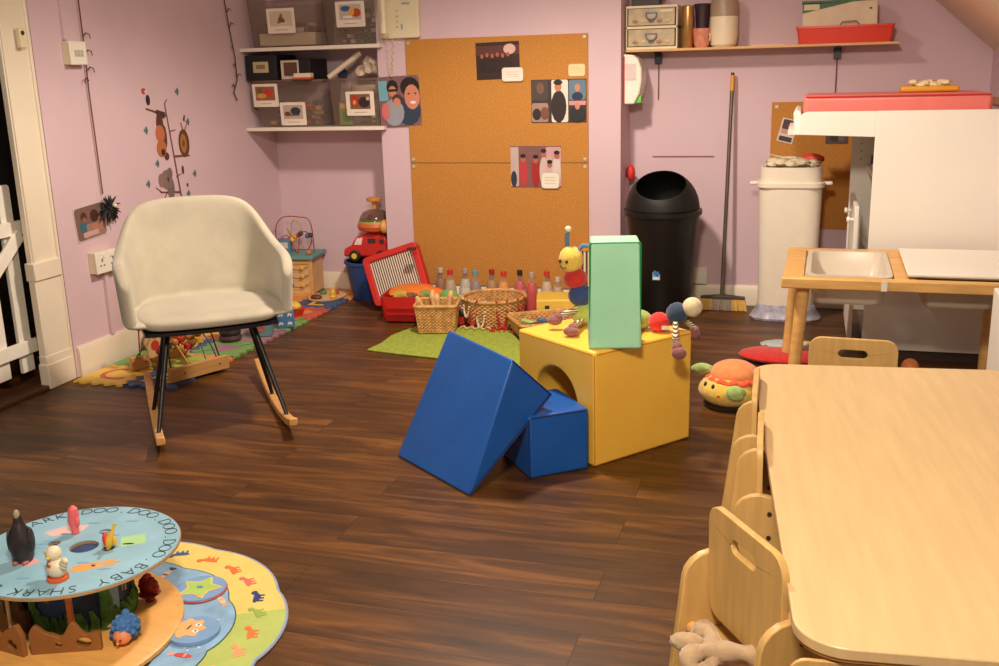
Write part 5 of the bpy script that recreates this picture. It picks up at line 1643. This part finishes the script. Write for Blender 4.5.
tbk = thing('wicker_basket', (-1.315, 5.20, 0.0), 'shallow rectangular wicker basket with toy pieces, behind the yellow arch block', 'basket', rz=R(32))
mb = MB(M_WICKER)
weave(mb, rect_path(0.30, 0.24, 0.10, 0.20), 0.006, 0.095, 0.0055, 9, 44)
mb.build('woven_body', tbk)
MB(M_WICKER).tube([(p[0], p[1], 0.098) for p in rr(0.37, 0.30, 0.03)], 0.009, 8, closed=True).build('rim', tbk)
MB(M_WICKER).box((0, 0, 0.006), (0.29, 0.23, 0.008)).build('base', tbk)
for k, (c_, dx, dy, nm) in enumerate(((C(165, 190, 110), -0.08, -0.03, 'green'), (C(60, 110, 160), 0.0, 0.02, 'blue'), (C(205, 60, 50), 0.03, 0.07, 'red'), (C(180, 120, 115), 0.10, 0.05, 'pink'), (C(90, 65, 60), -0.03, -0.05, 'brown'), (C(120, 120, 125), 0.06, -0.02, 'grey'))):
    mb = MB(c_)
    mb.at((-1.315 + dx, 5.20 + dy, 0.075), rz=R(40 * k), ry=R(12))
    mb.box((0, 0, 0), (0.11, 0.035, 0.022))
    tag(mb.build('toy_piece', bevel=0.008), '%s toy piece lying in the shallow wicker basket' % nm, 'toy', 'toy pieces in the shallow basket')

# green mat
mb = MB(mat('lime_rug', (0.60, 0.66, 0.25), 0.95, var=0.10, scale=60, bump=0.5, bscale=120))
gp = [(-2.16, 4.70), (-2.14, 4.85), (-2.15, 5.00), (-2.12, 5.12), (-2.08, 5.22), (-1.70, 5.245), (-1.52, 5.22), (-1.40, 4.98), (-1.28, 4.75), (-1.28, 4.50), (-1.5, 4.55), (-1.75, 4.63), (-1.95, 4.66)]
mb.prism([(p[0] + 1.7, p[1] - 4.85) for p in gp], 0.0, 0.010)
tag(mb.build('green_mat', loc=(-1.7, 4.85, 0.0), bevel=0.004), 'lime green rug on the wooden floor in front of the wicker baskets', 'rug')

# ------------------------------------------------------------------ row of sensory bottles along the pillar
CLR = C(200, 185, 165)
bottles = [(-2.125, C(150, 95, 50), C(190, 180, 170), None, 0.35, 'brownish sensory bottle with a grey cap, leftmost of the row'),
           (-2.045, C(190, 165, 130), C(205, 45, 40), None, 0.3, 'clear sensory bottle with a red cap, second from the left'),
           (-1.965, C(200, 190, 175), C(165, 155, 145), C(225, 215, 200), 0.3, 'clear sensory bottle with a grey cap and pale bottom, third from the left'),
           (-1.884, C(150, 130, 130), C(95, 160, 190), C(225, 215, 205), 0.4, 'greyish sensory bottle with a light blue cap'),
           (-1.795, C(170, 130, 75), C(160, 40, 40), None, 0.55, 'amber sensory bottle with a dark red cap behind the round basket'),
           (-1.706, C(228, 150, 45), C(210, 50, 40), None, 0.8, 'orange sensory bottle with a red cap'),
           (-1.619, C(205, 60, 80), C(45, 35, 35), C(230, 170, 175), 0.72, 'pink sensory bottle with a black cap'),
           (-1.532, C(205, 35, 40), C(175, 165, 150), None, 0.85, 'bright red sensory bottle with a grey cap'),
           (-1.452, C(205, 180, 150), C(210, 50, 40), C(228, 205, 195), 0.5, 'pale sensory bottle with a red cap, second from the right'),
           (-1.373, C(190, 160, 120), C(190, 180, 165), None, 0.25, 'small clear sensory bottle with a grey cap, rightmost of the row')]
for i, (x, lc, cc, lbl, lv, lab) in enumerate(bottles):
    s = 0.98 if i < 9 else 0.88
    t = thing('sensory_bottle', (x, 5.765 - 0.05 * (i % 2), 0), lab, 'bottle', group='sensory bottles along the pillar')
    H_ = 0.245 * s
    MB(M_BOTTLE).lathe([(0, 0), (0.034, 0), (0.038, 0.008), (0.038, H_ * 0.55), (0.034, H_ * 0.66), (0.020, H_ * 0.82), (0.0135, H_ * 0.88), (0.0135, H_ * 0.92)], seg=20).build('bottle_body', t)
    hl = H_ * 0.85 * max(lv, 0.86)
    pf_ = [(0, 0.003), (0.031, 0.003), (0.0355, 0.010)]
    for q in range(1, 7):
        z = 0.010 + (hl - 0.010) * q / 6
        r_ = 0.0355 if z < H_ * 0.55 else 0.0355 + (0.0185 - 0.0355) * min(1, (z - H_ * 0.55) / (H_ * 0.27))
        pf_.append((r_, z))
    pf_.append((0, hl))
    MB(lc).lathe(pf_, seg=20).build('liquid', t)
    MB(cc).lathe([(0, H_ * 0.89), (0.0165, H_ * 0.89), (0.0165, H_), (0.014, H_ + 0.003), (0, H_ + 0.003)], seg=18).build('cap', t)
    if lbl:
        MB(lbl).lathe([(0.0383, 0.06), (0.0388, 0.06), (0.0388, H_ * 0.52), (0.0383, H_ * 0.52)], seg=20).build('label_band', t)

ysb = thing('toy_crate', (-1.29, 5.53, 0), 'small yellow box with a dark hole behind the shallow wicker basket', 'box', rz=R(14))
MB(C(228, 190, 75)).box((0, 0, 0.075), (0.32, 0.22, 0.15)).build('box_body', ysb, bevel=0.008)
MB(C(40, 45, 40)).box((-0.10, -0.112, 0.105), (0.025, 0.006, 0.025)).build('dark_square', ysb)
scn = thing('striped_box', (-1.16, 5.755, 0), 'narrow box with brown and cream stripes behind the caterpillar toy', 'box', rz=R(0))
MB(stripe_material('brown_stripes', (0.88, 0.80, 0.66), (0.30, 0.20, 0.14), 13, 'X')).box((0, 0, 0.20), (0.13, 0.10, 0.36)).build('striped_body', scn)
MB(C(205, 140, 55)).box((0, 0, 0.388), (0.14, 0.11, 0.016)).m(C(205, 140, 55)).box((0, 0, 0.01), (0.14, 0.11, 0.02)).build('orange_edge', scn)

# ================================================================== FOREGROUND LEFT: play rug and spool table
RX, RY = -1.76, 1.95
rg = thing('play_rug', (RX, RY, 0), 'round quilted play rug with a blue sea centre and a yellow and green border', 'rug')
NS = 240


def rrad(i, base, sc=0.018, n=9):
    return base + sc * abs(math.sin(n * PI * i / NS)) ** 0.7 - sc * 0.6


def sector(mb, i0, i1, r0, r1, z0, z1):
    pts = [(rrad(i, r1) * math.cos(2 * PI * i / NS), rrad(i, r1) * math.sin(2 * PI * i / NS)) for i in range(i0, i1 + 1)]
    pts += [(rrad(i, r0, 0.02) * math.cos(2 * PI * i / NS), rrad(i, r0, 0.02) * math.sin(2 * PI * i / NS)) for i in range(i1, i0 - 1, -1)]
    mb.prism(pts, z0, z1)


MRY, MRG, MRO, MRB2 = C(226, 200, 112, rough=0.95, bump=0.3, bscale=60), C(178, 192, 105, rough=0.95, bump=0.3, bscale=60), C(222, 150, 80, rough=0.95, bump=0.3), C(138, 176, 208, rough=0.95, var=0.10, scale=14, bump=0.4, bscale=25)
seq = [MRG, MRY, MRG, MRO, MRY, MRG]
# sectors start just right of the picture's lower edge and run round
bounds = [-36, 18, 70, 110, 140, 172, 204]
for k in range(6):
    mb = MB(seq[k])
    sector(mb, bounds[k], bounds[k + 1], 0.385, 0.52, 0.0, 0.010)
    mb.build('border_panel', rg)
mb = MB(C(150, 165, 190, rough=0.9))
mb.tube([(rrad(i, 0.522) * math.cos(2 * PI * i / NS), rrad(i, 0.522) * math.sin(2 * PI * i / NS), 0.006) for i in range(0, NS, 2)], 0.005, 6, closed=True)
mb.build('bias_binding', rg)
mb = MB(MRB2)
mb.prism([(rrad(i, 0.388, 0.02) * math.cos(2 * PI * i / NS), rrad(i, 0.388, 0.02) * math.sin(2 * PI * i / NS)) for i in range(0, NS, 2)], 0.0, 0.012)
mb.build('sea_centre', rg)
mb = MB(C(60, 90, 80, rough=0.9))
mb.tube([(rrad(i, 0.388, 0.02) * math.cos(2 * PI * i / NS), rrad(i, 0.388, 0.02) * math.sin(2 * PI * i / NS), 0.011) for i in range(0, NS, 2)], 0.0018, 5, closed=True)
mb.build('wavy_stitching', rg)
# little printed animals on the border
AC = [C(225, 115, 60), C(235, 165, 90), C(210, 90, 75), C(45, 60, 110), C(150, 175, 80), C(228, 130, 60), C(230, 165, 105), C(236, 190, 120), C(228, 160, 90)]
angs = [62, 50, 37, 26, 13, 2, -11, -23, -36, 76, 90, 104]
cols_a = [C(225, 115, 60), C(225, 110, 100), C(45, 60, 110), C(150, 175, 80), C(226, 120, 55), C(225, 160, 110), C(236, 185, 110), C(238, 190, 115), C(225, 150, 80), C(225, 115, 60), C(60, 90, 140), C(210, 90, 75)]
for a, c_ in zip(angs, cols_a):
    q = R(a)
    mb = MB(c_)
    mb.at((0.452 * math.cos(q), 0.452 * math.sin(q), 0.0), rz=q + R(90 + 25 * math.sin(a)))
    mb.prism(ell(0.052, 0.02, 0, 0, 14, wob=0.15, k=3), 0.0095, 0.0112)
    mb.prism(ell(0.02, 0.018, 0.028, 0.01, 10), 0.0095, 0.0114)
    for x in (-0.018, -0.004, 0.012):
        mb.prism(rr(0.006, 0.018, 0.002, x, -0.012, 2), 0.0095, 0.0113)
    mb.build('printed_animal', rg)
# fish and printed marks on the sea
for a, r_, c1, c2 in ((66, 0.33, C(205, 95, 75), C(235, 215, 190)), (52, 0.30, C(205, 80, 70), C(215, 200, 190)), (38, 0.22, C(230, 225, 215), C(40, 40, 50)), (16, 0.21, C(235, 230, 200), C(45, 50, 60)), (40, 0.36, C(230, 190, 150), C(200, 170, 150)),
                      (4, 0.255, C(225, 150, 80), C(180, 90, 60)), (-6, 0.33, C(205, 75, 65), C(225, 160, 150)), (-22, 0.31, C(240, 235, 210), C(50, 50, 60)), (-26, 0.24, C(205, 70, 60), C(235, 190, 180)), (84, 0.33, C(230, 190, 150), C(60, 60, 80))):
    q = R(a)
    mb = MB(c1)
    mb.at((r_ * math.cos(q), r_ * math.sin(q), 0), rz=R(a * 3 + 20))
    mb.prism(ell(0.05, 0.018, 0, 0, 14), 0.0115, 0.0132)
    mb.m(c2).prism([(-0.02, 0), (-0.038, 0.012), (-0.038, -0.012)], 0.0115, 0.0134)
    mb.prism(rr(0.006, 0.015, 0.001, 0.006, 0, 1), 0.0128, 0.0138)
    mb.build('printed_fish', rg)
mb = MB(C(215, 220, 215))
for k in range(26):
    q, r_ = R(-2 + 26 * random.random()), 0.30 + 0.055 * random.random()
    mb.box((r_ * math.cos(q), r_ * math.sin(q), 0.0122), (0.008, 0.003, 0.0012), rz=random.random() * 3)
mb.build('printed_sparkles', rg)
RZ = 0.0135

SX, SY = -1.845, 1.905        # wooden base board
SZ_ = RZ + 0.018
TX, TY = -1.787, 2.008        # painted disc
st_ = thing('spool_table', (SX, SY, RZ), 'cable spool play table with a round blue painted top', 'play table')
dx_, dy_ = TX - SX, TY - SY
MB(mat('golden_plywood', (0.85, 0.63, 0.33), 0.45, var=0.06, scale=5, stretch=(2, 8, 2))).lathe([(0, 0), (0.350, 0), (0.356, 0.004), (0.356, 0.014), (0.350, 0.018), (0, 0.018)], seg=64).build('base_board', st_, bevel=0.0)
mb = MB(mat('sea_painted_drum', (0.16, 0.25, 0.38), 0.6, var=0.35, scale=9))
mb.lathe([(0, 0.018), (0.118, 0.018), (0.118, 0.196), (0, 0.196)], (dx_, dy_, 0), 48)
dm = mb.build('drum', st_)
MGW = mat('seaweed_felt', (0.28, 0.45, 0.18), 0.8, var=0.3, scale=30)
rnd = random.Random(11)
for k in range(15):
    a = R(-130 + 14.5 * k)
    mb = MB(MGW)
    h = rnd.choice((0.05, 0.06, 0.11, 0.15))
    for q in range(4):
        b_ = a + rnd.uniform(-0.09, 0.09)
        mb.tube([(0.121 * math.cos(b_), 0.121 * math.sin(b_), 0.02), (0.125 * math.cos(b_ + 0.04), 0.125 * math.sin(b_ + 0.04), 0.02 + h * 0.5), (0.122 * math.cos(b_ - 0.02), 0.122 * math.sin(b_ - 0.02), 0.02 + h)], [0.012, 0.011, 0.003], 6)
    mb.build('seaweed', dm, (dx_, dy_, 0))
mb = MB(C(205, 95, 45))
mb.at((dx_, dy_, 0), rz=R(-98))
mb.box((0.119, 0, 0.165), (0.004, 0.035, 0.04)).box((0.119, 0.006, 0.13), (0.004, 0.012, 0.04)).box((0.119, -0.012, 0.14), (0.004, 0.008, 0.03))
mb.build('orange_coral', dm)
MB(C(120, 165, 185)).at((dx_, dy_, 0), rz=R(-15)).box((0.119, 0, 0.09), (0.004, 0.04, 0.10)).build('light_blue_patch', dm)
disc_m = mat('pale_blue_painted_wood', (0.56, 0.73, 0.80), 0.45, var=0.07, scale=7)
R0 = 0.262
mb = MB(disc_m)
hole = lambda x, y, w, h: ell(w, h, x, y, 18)
HL = [hole(0.013, 0.012, 0.074, 0.074), hole(-0.079, 0.009, 0.032, 0.032), hole(0.008, 0.104, 0.032, 0.032), hole(0.083, 0.018, 0.034, 0.034)]
mb.prism(ell(2 * R0 - 0.004, 2 * R0 - 0.004, 0, 0, 72), 0.0065, 0.0095, holes=HL)
top = mb.build('painted_top', st_, (dx_, dy_, 0.196))
mb = MB(mat('spool_edge_wood', (0.72, 0.55, 0.38), 0.6, var=0.08))
mb.prism(ell(2 * R0, 2 * R0, 0, 0, 72), 0.0, 0.007, holes=HL)
mb.build('disc_core', st_, (dx_, dy_, 0.196))
# lettering round the rim, tops outward
MTX = C(50, 60, 62)
s = 'DOO.DOO.DOO.DOO.BABY SHARK DOO. BABY SHARK '
a_do = R(122)
step = 2 * PI / len(s)
letters = MB(MTX)
for i, ch in enumerate(s):
    if ch == ' ':
        continue
    a = a_do - step * i
    text_mb(letters, ch, 0.050, (0.235 * math.cos(a), 0.235 * math.sin(a), 0.0101), rz=a - PI / 2, thick=0.0005, font_m=MTX, slim=-0.0011)
letters.build('painted_lettering', top)


def decal(pts_fn, c_, x, y, rz_=0, nm='painted_patch'):
    mb = MB(c_)
    mb.at((x, y, 0), rz=rz_)
    for p in pts_fn:
        mb.prism(p, 0.0088, 0.0100)
    return mb.build(nm, top)


decal([ell(0.11, 0.055, 0, 0, 16, wob=0.1)], C(226, 190, 185), -0.10, 0.085, R(40))
decal([rr(0.062, 0.06, 0.004)], C(170, 215, 150), 0.118, 0.075, R(35))
decal([ell(0.06, 0.04, -0.02, 0, 14), rr(0.06, 0.009, 0.004, 0.03, 0.014, 2), rr(0.07, 0.009, 0.004, 0.035, 0.0, 2), rr(0.055, 0.009, 0.004, 0.03, -0.014, 2)], C(222, 160, 85), 0.105, -0.078, R(38), 'painted_octopus')
decal([ell(0.075, 0.05, 0, 0, 16, wob=0.12)], C(222, 160, 160), -0.080, -0.098, R(0))
rnd = random.Random(4)
for k in range(16):
    a, r_ = rnd.random() * 2 * PI, rnd.uniform(0.09, 0.19)
    decal([ell(0.034, 0.009, 0, 0, 10)], C(120, 165, 200), r_ * math.cos(a), r_ * math.sin(a), R(20), 'painted_wave')
MB(C(190, 160, 125)).cyl((dx_ - 0.055, dy_ - 0.200, 0.018), (dx_ - 0.055, dy_ - 0.200, 0.196), 0.0045, seg=10).build('support_rod', st_)
MB(C(196, 105, 50, var=0.2, scale=20)).cyl((dx_ + 0.085, dy_ - 0.150, 0.018), (dx_ + 0.085, dy_ - 0.150, 0.196), 0.0085, seg=12).build('support_rod', st_)
ZT = RZ + 0.196 + 0.0105


def topple(name, x, y, lab, cat='toy figure', rz=0):
    return thing(name, (TX + x, TY + y, ZT), lab, cat, rz)


# dark penguin-like figure
pg = topple('bird_figure', -0.086, -0.094, 'black and grey bird figure with its beak pointing up on the blue spool top', rz=R(20))
MB(mat('charcoal_rubber', (0.16, 0.13, 0.12), 0.45, var=0.35, scale=35)).lathe([(0, 0), (0.022, 0), (0.026, 0.012), (0.030, 0.045), (0.027, 0.075), (0.015, 0.098), (0.011, 0.112), (0.0095, 0.122), (0.003, 0.14), (0, 0.142)], seg=22).build('body', pg)
MB(C(165, 150, 120)).ball((0, -0.003, 0.128), 0.0085, (0.9, 1, 1.6)).build('beak', pg)
for sx in (-1, 1):
    MB(MATS['charcoal_rubber']).ball((sx * 0.026, 0, 0.055), 0.02, (0.35, 0.8, 1.7)).build('wing', pg)
    MB(C(150, 105, 100)).ball((sx * 0.012, -0.02, 0.004), 0.009, (0.9, 1.4, 0.5)).build('foot', pg)
# white chick
wk = topple('chick_figure', 0.070, -0.156, 'white winged chick figure with an orange base near the front of the blue spool top', rz=R(-20))
MWC = mat('cream_rubber', (0.90, 0.84, 0.72), 0.45, var=0.04)
MB(MWC).ball((0, 0, 0.030), 0.026, (1.05, 0.95, 1.0)).build('body', wk)
MB(MWC).ball((-0.004, 0, 0.067), 0.0195).build('head', wk)
for sx in (-1, 1):
    mb = MB(MWC)
    for k in range(3):
        mb.ball((sx * (0.024 + 0.007 * k), 0.002, 0.040 + 0.009 * k), 0.012 - 0.001 * k, (1.3, 0.7, 0.8))
    mb.build('wing', wk)
MB(C(215, 95, 45)).lathe([(0, 0), (0.026, 0), (0.026, 0.007), (0, 0.010)]).build('orange_base', wk)
MB(C(225, 195, 110)).ball((0.004, -0.019, 0.064), 0.0055, (1, 1.4, 0.8)).build('beak', wk)
MB(C(205, 70, 50)).ball((0.006, -0.022, 0.046), 0.0055, (1.4, 0.6, 0.5)).build('red_bow', wk)
# pink seahorse-like figure
pf_ = topple('seal_figure', -0.062, 0.074, 'tall pink rubber figure standing towards the back of the blue spool top')
MPI = mat('pink_rubber', (0.93, 0.42, 0.42), 0.4, var=0.04)
MB(MPI).tube([(0.0, 0, 0.0), (-0.002, 0, 0.014), (-0.003, 0, 0.035), (0.0, 0, 0.055), (0.0, 0, 0.072), (0.0, 0, 0.08)], [0.010, 0.010, 0.014, 0.0145, 0.012, 0.004], 14).build('body', pf_)
for sx in (-1, 1):
    MB(MPI).ball((sx * 0.013, -0.002, 0.035), 0.009, (0.5, 0.8, 1.5)).build('flipper', pf_)
# fish figure standing in a hole
ff = topple('fish_figure', 0.083, 0.019, 'red and yellow fish figure, tail up, in a hole of the spool top')
mb = MB(mat('yellow_rubber', (0.92, 0.75, 0.25), 0.4, var=0.05))
mb.tube([(0.0, 0, -0.004), (0.004, 0, 0.014), (0.010, 0, 0.03), (0.018, 0, 0.045), (0.026, 0, 0.064)], [0.006, 0.011, 0.0115, 0.006, 0.002], 12)
mb.ball((0.024, 0, 0.022), 0.011, (0.5, 0.4, 1.3))
mb.build('body', ff)
MB(C(215, 60, 40)).ball((-0.002, -0.004, 0.026), 0.012, (0.7, 0.7, 1.6)).build('red_back', ff)
MB(MATS['yellow_rubber']).prism([(0.018, 0.045), (0.036, 0.072), (0.024, 0.07)], -0.002, 0.002, 'xz').build('tail', ff)

# ------------------------------------------------------------------ pieces on the wooden base
cr_ = thing('coral_toy', (-1.655, 2.105, SZ_), 'dark red ruffled toy on the wooden base board of the spool table', 'toy')
mb = MB(mat('dark_red_rubber', (0.52, 0.12, 0.08), 0.5, var=0.1))
mb.lathe([(0, 0), (0.012, 0), (0.014, 0.014), (0.030, 0.022), (0.0, 0.03)])
for k in range(12):
    a = 2 * PI * k / 12
    mb.ball((0.0 + 0.022 * math.cos(a), 0, 0.042 + 0.022 * math.sin(a)), 0.011, (1, 0.9, 1), 8)
mb.ball((0, 0, 0.042), 0.026, (1, 0.5, 1))
mb.build('ruffled_body', cr_)
MB(C(200, 50, 40)).ball((-0.003, 0.002, 0.070), 0.012, (1.1, 0.8, 0.8)).build('top_knob', cr_)
oc2 = thing('crochet_toy', (-1.588, 1.915, SZ_), 'blue crocheted sea creature with an orange face on the edge of the wooden base board', 'soft toy')
mb = MB(mat('blue_crochet', (0.28, 0.47, 0.70), 0.9, var=0.12, scale=50, bump=0.5, bscale=60))
for k in range(46):
    z = 1 - 2 * (k + 0.5) / 46
    a = k * 2.4
    r_ = math.sqrt(1 - z * z)
    mb.ball((0.030 * r_ * math.cos(a), 0.028 * r_ * math.sin(a), 0.040 + 0.028 * z), 0.0085, seg=8)
mb.ball((0, 0, 0.040), 0.031)
mb.ball((-0.028, -0.006, 0.020), 0.016, (1, 1, 0.9), wob=0.1).ball((-0.005, 0.01, 0.072), 0.010)
mb.build('crochet_body', oc2)
mb = MB(C(228, 140, 95))
mb.ball((0.004, -0.024, 0.026), 0.0215, (1.1, 0.9, 0.95))
mb.m(C(120, 50, 30)).ball((-0.003, -0.0435, 0.024), 0.003).ball((0.013, -0.043, 0.026), 0.003).m(C(235, 180, 60)).ball((0.006, -0.046, 0.018), 0.0035)
mb.build('orange_face', oc2)
# fretwork animals of brown wood in front of the drum
MFW = mat('brown_fret_wood', (0.56, 0.36, 0.17), 0.5, var=0.12, scale=10)


def fret(name, loc, a, w, h, lab, m_=MFW, n=5, hole_=True):
    t = []
    for i in range(41):
        u = i / 40
        t.append((-w / 2 + w * u, h * (0.72 + 0.20 * math.sin(u * PI * n) + 0.08 * math.sin(u * 23))))
    out = [(-w / 2, 0.0)] + [(w / 2, 0.0)] + list(reversed(t))
    hs = [ell(w * 0.22, h * 0.34, w * 0.26, h * 0.30, 16), ell(w * 0.10, h * 0.16, -w * 0.1, h * 0.28, 12)] if hole_ else ()
    o = MB(m_).prism(out, -0.007, 0.007, 'xz', holes=hs).build(name, None, loc, R(a), bevel=0.002)
    return tag(o, lab, 'wooden toy')


fret('fretwork_fence', (-1.705, 1.835, SZ_), 22, 0.17, 0.080, 'brown fretwork board with a big hole standing in front of the spool drum', n=4)
fret('fretwork_fence', (-1.865, 1.800, SZ_), -8, 0.15, 0.085, 'brown fretwork board at the left, near the lower edge of the picture', n=3)
fret('fretwork_fence', (-1.93, 1.92, SZ_), -28, 0.16, 0.095, 'dark brown wavy fretwork board under the left of the spool top', m_=mat('dark_fret_wood', (0.34, 0.20, 0.10), 0.5, var=0.15), n=4, hole_=False)
# dark whale-like figure and sequinned ball
eg = thing('elephant_figure', (-1.985, 2.005, SZ_), 'dark grey animal figure standing under the left side of the spool top', 'toy figure')
MEG = mat('dark_grey_rubber', (0.17, 0.14, 0.12), 0.6, var=0.15)
MB(MEG).ball((0, 0, 0.085), 0.042, (1.1, 1, 1.1)).build('body', eg)
MB(MEG).ball((0.0, -0.03, 0.135), 0.027).build('head', eg)
for x, y in ((-0.024, -0.02), (0.024, -0.02), (-0.024, 0.022), (0.024, 0.022)):
    MB(MEG).cyl((x, y, 0.07), (x, y, 0), 0.014, seg=12).build('leg', eg)
MB(MEG).tube([(0, -0.05, 0.13), (0, -0.062, 0.10), (0, -0.06, 0.06)], [0.011, 0.008, 0.006], 8).build('trunk', eg)
for sx in (-1, 1):
    MB(MEG).ball((sx * 0.03, -0.02, 0.135), 0.022, (0.8, 0.25, 1)).build('ear', eg)
sq = thing('sequin_ball', (-2.07, 1.985, SZ_), 'dark blue sequinned ball with a pink top at the left edge of the picture', 'toy')
mb = MB(C(45, 55, 80, metal=0.4, var=0.3, scale=60))
mb.ball((0, 0, 0.05), 0.045)
for k in range(90):
    z = 1 - 2 * (k + 0.5) / 90
    a = k * 2.4
    r_ = math.sqrt(1 - z * z)
    mb.ball((0.045 * r_ * math.cos(a), 0.045 * r_ * math.sin(a), 0.05 + 0.045 * z), 0.006, seg=6)
mb.build('sequins', sq)
MB(C(225, 130, 130)).ball((0.012, 0, 0.104), 0.018, (1.3, 1, 0.7)).build('pink_top', sq)
sn = thing('shell_string', (-1.692, 2.02, SZ_), 'small brown shell with a string hanging on the right of the spool drum', 'shell')
MB(mat('brown_shell', (0.55, 0.36, 0.22), 0.3, var=0.25, scale=40)).ball((0.032, -0.01, 0.135), 0.018, (0.8, 0.8, 1.5)).build('shell', sn)
MB(C(190, 165, 130)).tube([(0.032, -0.012, 0.178), (0.045, -0.015, 0.13), (0.046, -0.018, 0.09), (0.036, -0.018, 0.085), (0.034, -0.012, 0.11)], 0.0018, 5).build('string', sn)
for k, (x, y, r_, c_) in enumerate(((-1.672, 1.985, 0.014, (165, 140, 115)), (-1.660, 2.005, 0.011, (150, 120, 95)), (-1.676, 1.955, 0.012, (180, 155, 130)))):
    tag(MB(C(*c_)).ball((0, 0, r_ * 0.75), r_, (1.2, 1, 0.75), 12).build('pebble', loc=(x, y, SZ_)), ('grey-brown pebble beside the spool drum, middle of the three', 'darker small pebble beside the spool drum, farthest of the three', 'pale pebble beside the spool drum, nearest of the three')[k], 'pebble', 'pebbles beside the spool drum')
# painted felt discs lying on the rug
d1 = thing('starfish_disc', (-1.572, 2.215, RZ), 'blue disc with a green starfish lying on the rug', 'disc', group='painted discs on the rug')
MB(C(122, 158, 200, rough=0.9)).lathe([(0, 0), (0.072, 0), (0.072, 0.008), (0, 0.008)], seg=40).build('disc_base', d1)
MB(C(200, 80, 65)).tube([(0.072 * math.cos(2 * PI * i / 40), 0.072 * math.sin(2 * PI * i / 40), 0.003) for i in range(40)], 0.003, 5, closed=True).build('red_rim', d1)


def star(r1, r2, n=5, a0=0.3):
    return [((r1 if i % 2 == 0 else r2) * math.cos(a0 + PI * i / n), (r1 if i % 2 == 0 else r2) * math.sin(a0 + PI * i / n)) for i in range(2 * n)]


MB(C(228, 200, 120)).prism(star(0.064, 0.036), 0.007, 0.0095).m(C(170, 205, 100)).prism(star(0.055, 0.030), 0.009, 0.0105).m(C(100, 140, 190)).prism(ell(0.02, 0.014), 0.010, 0.0112).build('starfish', d1)
d2 = thing('face_disc', (-1.462, 2.015, RZ), 'blue disc with an orange smiling creature lying on the rug', 'disc', group='painted discs on the rug')
MB(C(122, 158, 200, rough=0.9)).lathe([(0, 0), (0.066, 0), (0.066, 0.010), (0, 0.010)], seg=40).build('disc_base', d2)
mb = MB(C(230, 178, 118))
mb.prism(ell(0.085, 0.085, -0.018, 0.0, 30, wob=0.16, k=7), 0.009, 0.0115)
mb.m(C(240, 235, 225)).prism(ell(0.018, 0.014, 0.002, 0.018), 0.011, 0.0125).prism(ell(0.018, 0.014, 0.010, -0.010), 0.011, 0.0125)
mb.m(C(70, 45, 40)).prism(ell(0.006, 0.006, 0.003, 0.018), 0.012, 0.0132).prism(ell(0.006, 0.006, 0.011, -0.010), 0.012, 0.0132).prism(ell(0.004, 0.024, -0.016, 0.003), 0.011, 0.0125)
mb.build('creature', d2)
